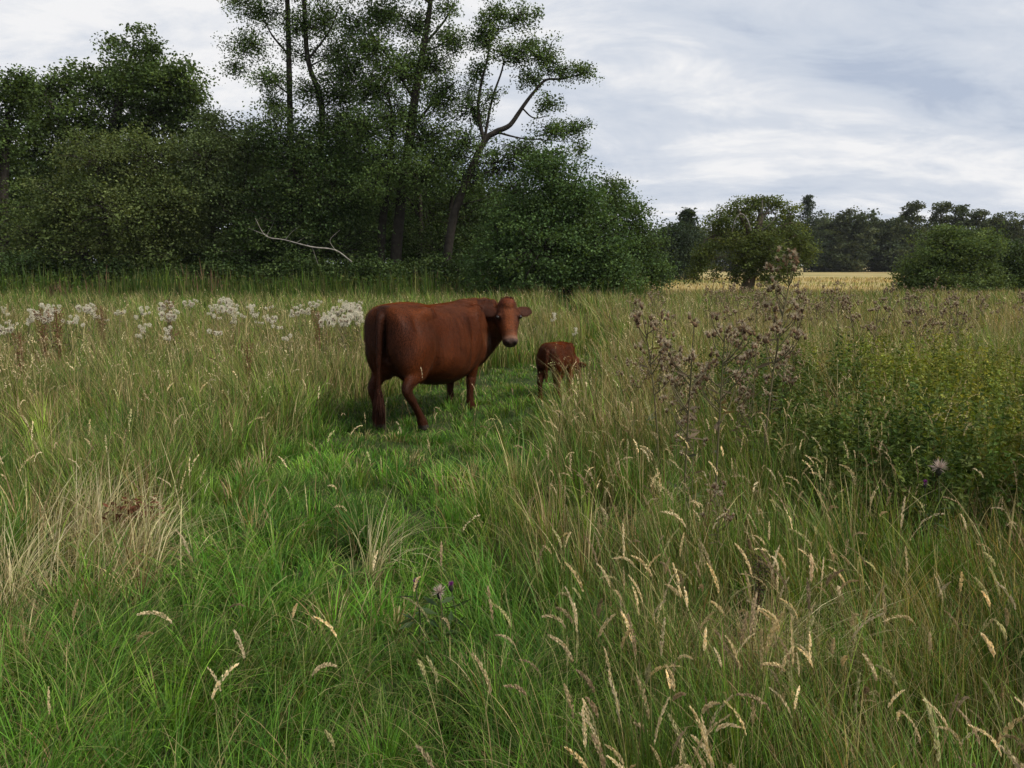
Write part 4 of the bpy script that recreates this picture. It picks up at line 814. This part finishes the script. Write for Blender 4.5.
# ------------------------------------------------------------------ thistles and docks
def thistle(name, h, nb, white, seed, lush_leaf=1.0, spread=.16, head=.0095):
    """prototype thistle at the origin; returns its root Empty"""
    global rng
    keep = rng; rng = np.random.default_rng(900 + seed)
    root = bpy.data.objects.new(name, None); COL.objects.link(root); root.empty_display_size = .1
    gs, gl = Geo(), Geo(); lean = rng.normal(0, .05, 2); scol = np.array([.11, .095, .05]) if not white else np.array([.13, .12, .06])
    main = [np.array([lean[0] * t * t * h * 2, lean[1] * t * t * h * 2, t * h]) for t in np.linspace(0, 1, 6)]
    tube(gs, main, np.linspace(.0075, .003, 6), scol, 5, 3)
    tops = [main[-1]]
    for _ in range(nb):
        t = rng.uniform(.52, .95) if not white else rng.uniform(.8, .97); p0 = np.array([lean[0] * t * t * h * 2, lean[1] * t * t * h * 2, t * h]); a = rng.uniform(0, 6.28); l_ = spread * rng.uniform(.6, 1.4) * (1.4 - .5 * t)
        p2 = p0 + np.array([math.cos(a) * l_ * .75, math.sin(a) * l_ * .75, l_ * rng.uniform(.8, 1.5)]); p1 = p0 * .5 + p2 * .5 + np.array([math.cos(a), math.sin(a), -.3]) * l_ * .12
        tube(gs, [p0, p1, p2], [.0038, .003, .002], scol, 4, 2); tops.append(p2)
    nl = int(22 * lush_leaf); t = rng.uniform(.08, .8, nl); a = rng.uniform(0, 6.28, nl)
    d = np.stack([np.cos(a), np.sin(a), rng.uniform(-.6, .6, nl)], 1); ln = rng.uniform(.07, .16, nl) * (1.15 - .6 * t)
    base = np.stack([lean[0] * t * t * h * 2, lean[1] * t * t * h * 2, t * h], 1)
    leaf_quads(gl, base + d * ln[:, None] * .5, ln, ln * .22, np.where((t < .5)[:, None], np.array([.075, .085, .04]), np.array([.12, .09, .055])) * rng.uniform(.7, 1.3, (nl, 1)), .6, d)
    gs.build('stem', M_STEM, root, True); gl.build('leaves', M_LEAF, root)
    for p in tops:
        g = Geo(); nh = rng.integers(2, 5) if white else rng.integers(3, 8)
        for _ in range(nh):
            c = p + rng.normal(0, .018, 3) * (1 if not white else 1.5); ax = rng.normal(0, .5, 3) + [0, 0, 1]; ax /= np.linalg.norm(ax); r0 = head * rng.uniform(.8, 1.25)
            if not white or rng.uniform() < .4:
                tube(g, [c - ax * r0, c - ax * r0 * .4, c + ax * r0 * .4, c + ax * r0 * 1.3], [r0 * .3, r0 * .9, r0 * .85, r0 * .45], np.array([.15, .095, .055]) * rng.uniform(.5, 1.7), 6, 2)
            nf = 28 if not white else 150
            dv = rng.normal(size=(nf, 3)) * (.55 if not white else .9) + ax * (1.1 if not white else .35); dv /= np.linalg.norm(dv, axis=1, keepdims=True)
            fl = r0 * rng.uniform(1.0, 2.0, nf) * (1.5 if not white else 1.6)
            fc = ((np.array([.50, .41, .29]) if rng.uniform() < .72 else np.array([.24, .16, .10])) if not white else np.array([.74, .69, .56])) * rng.uniform(.7, 1.2, (nf, 1))
            leaf_quads(g, c + ax * r0 * .6 + dv * fl[:, None] * .6, fl * (1 if not white else .4), r0 * (.30 if not white else .25), fc, .2, dv)
        g.build('seed_head', M_FLUFF, root)
    rng = keep
    return root
def place(proto, used, x, y, rz, s, label, cat, group=None):
    o = proto if not used[0] else copy_tree(proto); used[0] = True
    o.location = (x, y, float(ground_z(x, y))); o.rotation_euler = (0, 0, rz); o.scale = (s, s, s)
    return tag(o, label, cat, group)

# brown thistles gone to seed, right of the calf
kinds = [thistle('seeding_thistle', 1.30, 9, False, 1), thistle('seeding_thistle', 1.20, 12, False, 2), thistle('seeding_thistle', 1.40, 7, False, 3, 1.2), thistle('seeding_thistle', 1.25, 14, False, 4, 1, .2)]
kinds.append(thistle('seeding_thistle', 1.45, 20, False, 5, 1.2, .13, .0085)); flags = [[False] for _ in kinds]
special = [(772, 252, 5.4, 4, 1.28, 'tallest brown thistle, its wide seeding top standing against the old willow'),
           (690, 312, 4.6, 2, 1.05, 'gaunt dark stemmed thistle with forked bare top left of the tallest one'),
           (722, 318, 4.7, 1, 1.12, 'thistle with a dense cluster of brown heads just left of the tallest one'),
           (664, 300, 5.4, 0, 1.15, 'slim brown thistle nearest to the calf in the thistle stand'),
           (720, 478, 3.9, 1, .62, 'short thistle with drooping brown heads below the thistle stand'),
           (695, 405, 4.6, 0, .80, 'low brown thistle with purplish heads beneath the gaunt thistle')]
for u, v, d, k, s, lab in special:
    p = P(u, v, d); hz = [1.30, 1.20, 1.40, 1.25, 1.45][k] * 1.03
    place(kinds[k], flags[k], p[0], d, rng.uniform(0, 6.28), max(.4, p[2] / hz), lab, 'thistle')
for _ in range(16):
    u = max(628, rng.normal(712, 60)); d = rng.uniform(4.8, 9.0); x = (u - 512) / F_PX * d; k = rng.integers(0, 4)
    place(kinds[k], flags[k], x, d, rng.uniform(0, 6.28), rng.uniform(.55, .88), 'brown seeding thistle in the crowded stand between the calf and the nettles', 'thistle', 'thistles crowded between calf and nettles')
for _ in range(60):
    u = rng.uniform(620, 1060); d = rng.uniform(9.5, 20); x = (u - 512) / F_PX * d; k = rng.integers(0, 4)
    place(kinds[k], flags[k], x, d, rng.uniform(0, 6.28), rng.uniform(.7, 1.0), 'brown seeding thistle scattered in the grass behind the nettles', 'thistle', 'thistles scattered behind the nettles')
# white downy thistles along the left
wk = [thistle('downy_thistle', .86, 2, True, 11, 1, .10, .015), thistle('downy_thistle', .90, 3, True, 12, 1, .13, .018), thistle('downy_thistle', .82, 1, True, 13, 1, .10, .013)]
wf = [[False] for _ in wk]
for _ in range(80):
    u = rng.uniform(-40, 392) if rng.uniform() < .85 else rng.normal(330, 30); d = 14.2 + 1.6 * rng.normal() + (u - 200) * .002; x = (u - 512) / F_PX * d; k = rng.integers(0, 3)
    place(wk[k], wf[k], x, d, rng.uniform(0, 6.28), rng.uniform(.82, 1.08), 'thistle with fluffy white down in the long band left of the cow', 'thistle', 'white downy thistles left of the cow')
for u, v, d, s, lab in ((37, 305, 12.2, 1.2, 'tall downy thistle with the biggest white tuft at the far left'), (548, 312, 15, 1.0, 'lone pale downy thistle behind the head of the cow'), (570, 330, 13, .9, 'small downy thistle with one white head above the calf')):
    p = P(u, v, d); place(wk[0], wf[0], p[0], d, 1.0, p[2] / .98 , lab, 'thistle')
# foreground thistle with a purple flower and a downy head
def flower_thistle(u, v, d, purple, lab, big=1.0):
    p = P(u, v, d); h = p[2]; root = empty('flowering_thistle', (p[0], d, float(ground_z(p[0], d))), lab, 'thistle'); gs, gl, gh = Geo(), Geo(), Geo()
    tube(gs, [(0, 0, 0), (.02, 0, h * .5), (0, 0, h)], [.005, .004, .003], (.06, .075, .03), 5, 3)
    n = 14; t = rng.uniform(.1, .9, n); a = rng.uniform(0, 6.28, n); dv = np.stack([np.cos(a), np.sin(a), rng.uniform(-.3, .6, n)], 1)
    leaf_quads(gl, np.stack([0 * t, 0 * t, t * h], 1) + dv * .05, .1, .025, (.05, .08, .03), .6, dv)
    c = np.array([0, 0, h])
    tube(gh, [c - np.array([0, 0, .012]) * big, c, c + np.array([0, 0, .012]) * big, c + np.array([0, 0, .02]) * big], np.array([.005, .011, .010, .006]) * big, (.05, .05, .035), 8, 2)
    n = 60 if purple else 110; dv = rng.normal(size=(n, 3)) * (.45 if purple else .7) + [0, 0, 1 if purple else .6]; dv /= np.linalg.norm(dv, axis=1, keepdims=True)
    fc = (np.array([.22, .045, .20]) if purple else np.array([.48, .38, .32])) * rng.uniform(.7, 1.3, (n, 1)); ln = rng.uniform(.016, .026, n) * (1 if purple else 1.7) * big
    leaf_quads(gh, c + np.array([0, 0, .016]) * big + dv * ln[:, None] * .5, ln, .0035, fc, .2, dv)
    gs.build('stem', M_STEM, root, True); gl.build('leaves', M_LEAF, root); gh.build('flower_head' if purple else 'seed_head', M_FLUFF, root)
flower_thistle(415, 574, 3.35, True, 'small thistle with a purple flower in the foreground grass')
flower_thistle(439, 583, 3.3, False, 'small thistle with a pinkish downy head beside the purple flower')
flower_thistle(451, 577, 3.45, True, 'small thistle with a faded purple flower just right of the pinkish downy head')

flower_thistle(940, 460, 4.3, False, 'thistle with one big pale mauve brown head in front of the nettles', 1.5)
flower_thistle(926, 474, 4.35, True, 'small drooping purple thistle beside the big pale head at the nettles')
# rust coloured docks
def dock(seed, h, tone=(.16, .085, .045)):
    global rng
    keep = rng; rng = np.random.default_rng(1200 + seed)
    root = bpy.data.objects.new('dock_plant', None); COL.objects.link(root); gs, gh = Geo(), Geo(); cs = np.array([.15, .060, .030])
    tube(gs, [(0, 0, 0), (.02, .01, h * .5), (.0, .02, h)], [.007, .005, .002], cs, 5, 3)
    n = 900; t = rng.uniform(.35, 1, n); br = rng.integers(0, 7, n); ba = br * .9; off = np.where(br > 1, (t - .35) * .14, 0)
    p = np.stack([np.cos(ba) * off, np.sin(ba) * off, t * h], 1) + rng.normal(0, .013, (n, 3))
    leaf_quads(gh, p, .02, .014, np.array(tone) * rng.uniform(.6, 1.4, (n, 1)), .3)
    ln = 8; a = rng.uniform(0, 6.28, ln); dv = np.stack([np.cos(a), np.sin(a), rng.uniform(-.2, .6, ln)], 1); leaf_quads(gh, np.stack([0 * a, 0 * a, rng.uniform(.1, .4, ln) * h], 1) + dv * .1, .22, .05, np.array([.10, .06, .03]), .5, dv)
    gs.build('stem', M_STEM, root, True); gh.build('seed_spike', M_EAR, root); rng = keep; return root
dk = [dock(1, 1.1), dock(2, 1.0)]; df = [[False], [False]]
for i_, (u, d, s, lab) in enumerate(((42, 11.0, 1.02, 'rust brown dock stem, left one of the two tallest beside the white tuft'), (57, 11.3, 1.1, 'rust brown dock stem, right one of the two tallest beside the white tuft'), (18, 9.4, .85, 'rust brown dock stem lower and nearest the left edge'), (102, 13.0, 1.0, 'thin rust dock stem amid white down left of the cow'), (170, 13.5, 1.0, 'rust dock stem midway between the left edge and the cow'), (318, 12.5, .98, 'single rust dock stem closest to the rump of the cow'), (246, 9.0, .72, 'short rust dock in the dry grass left of the cow'))):
    place(dk[i_ % 2], df[i_ % 2], (u - 512) / F_PX * d, d, rng.uniform(0, 6.28), s, lab, 'dock plant')
p = G(770, 690); o = place(dock(3, 1.1, (.055, .040, .028)), [False], p[0], p[1] + .2, .4, .48, 'dark brown dock among the seed heads of the near right', 'dock plant')
# withered brown leaf clump
g = Geo(); n = 160; c = P(132, 510, 4.55); cen = rng.normal(0, 1, (n, 3)) * [.075, .06, .035]; leaf_quads(g, cen, .045, .018, np.array([.15, .062, .035]) * rng.uniform(.6, 1.4, (n, 1)), .2)
tube(g, [(0, 0, -c[2]), (0, 0, 0)], [.005, .003], (.12, .06, .03), 5, 2)
o = g.build('withered_plant', M_EAR); o.location = c; tag(o, 'withered red brown leaf clump on the straw at the left', 'withered plant')
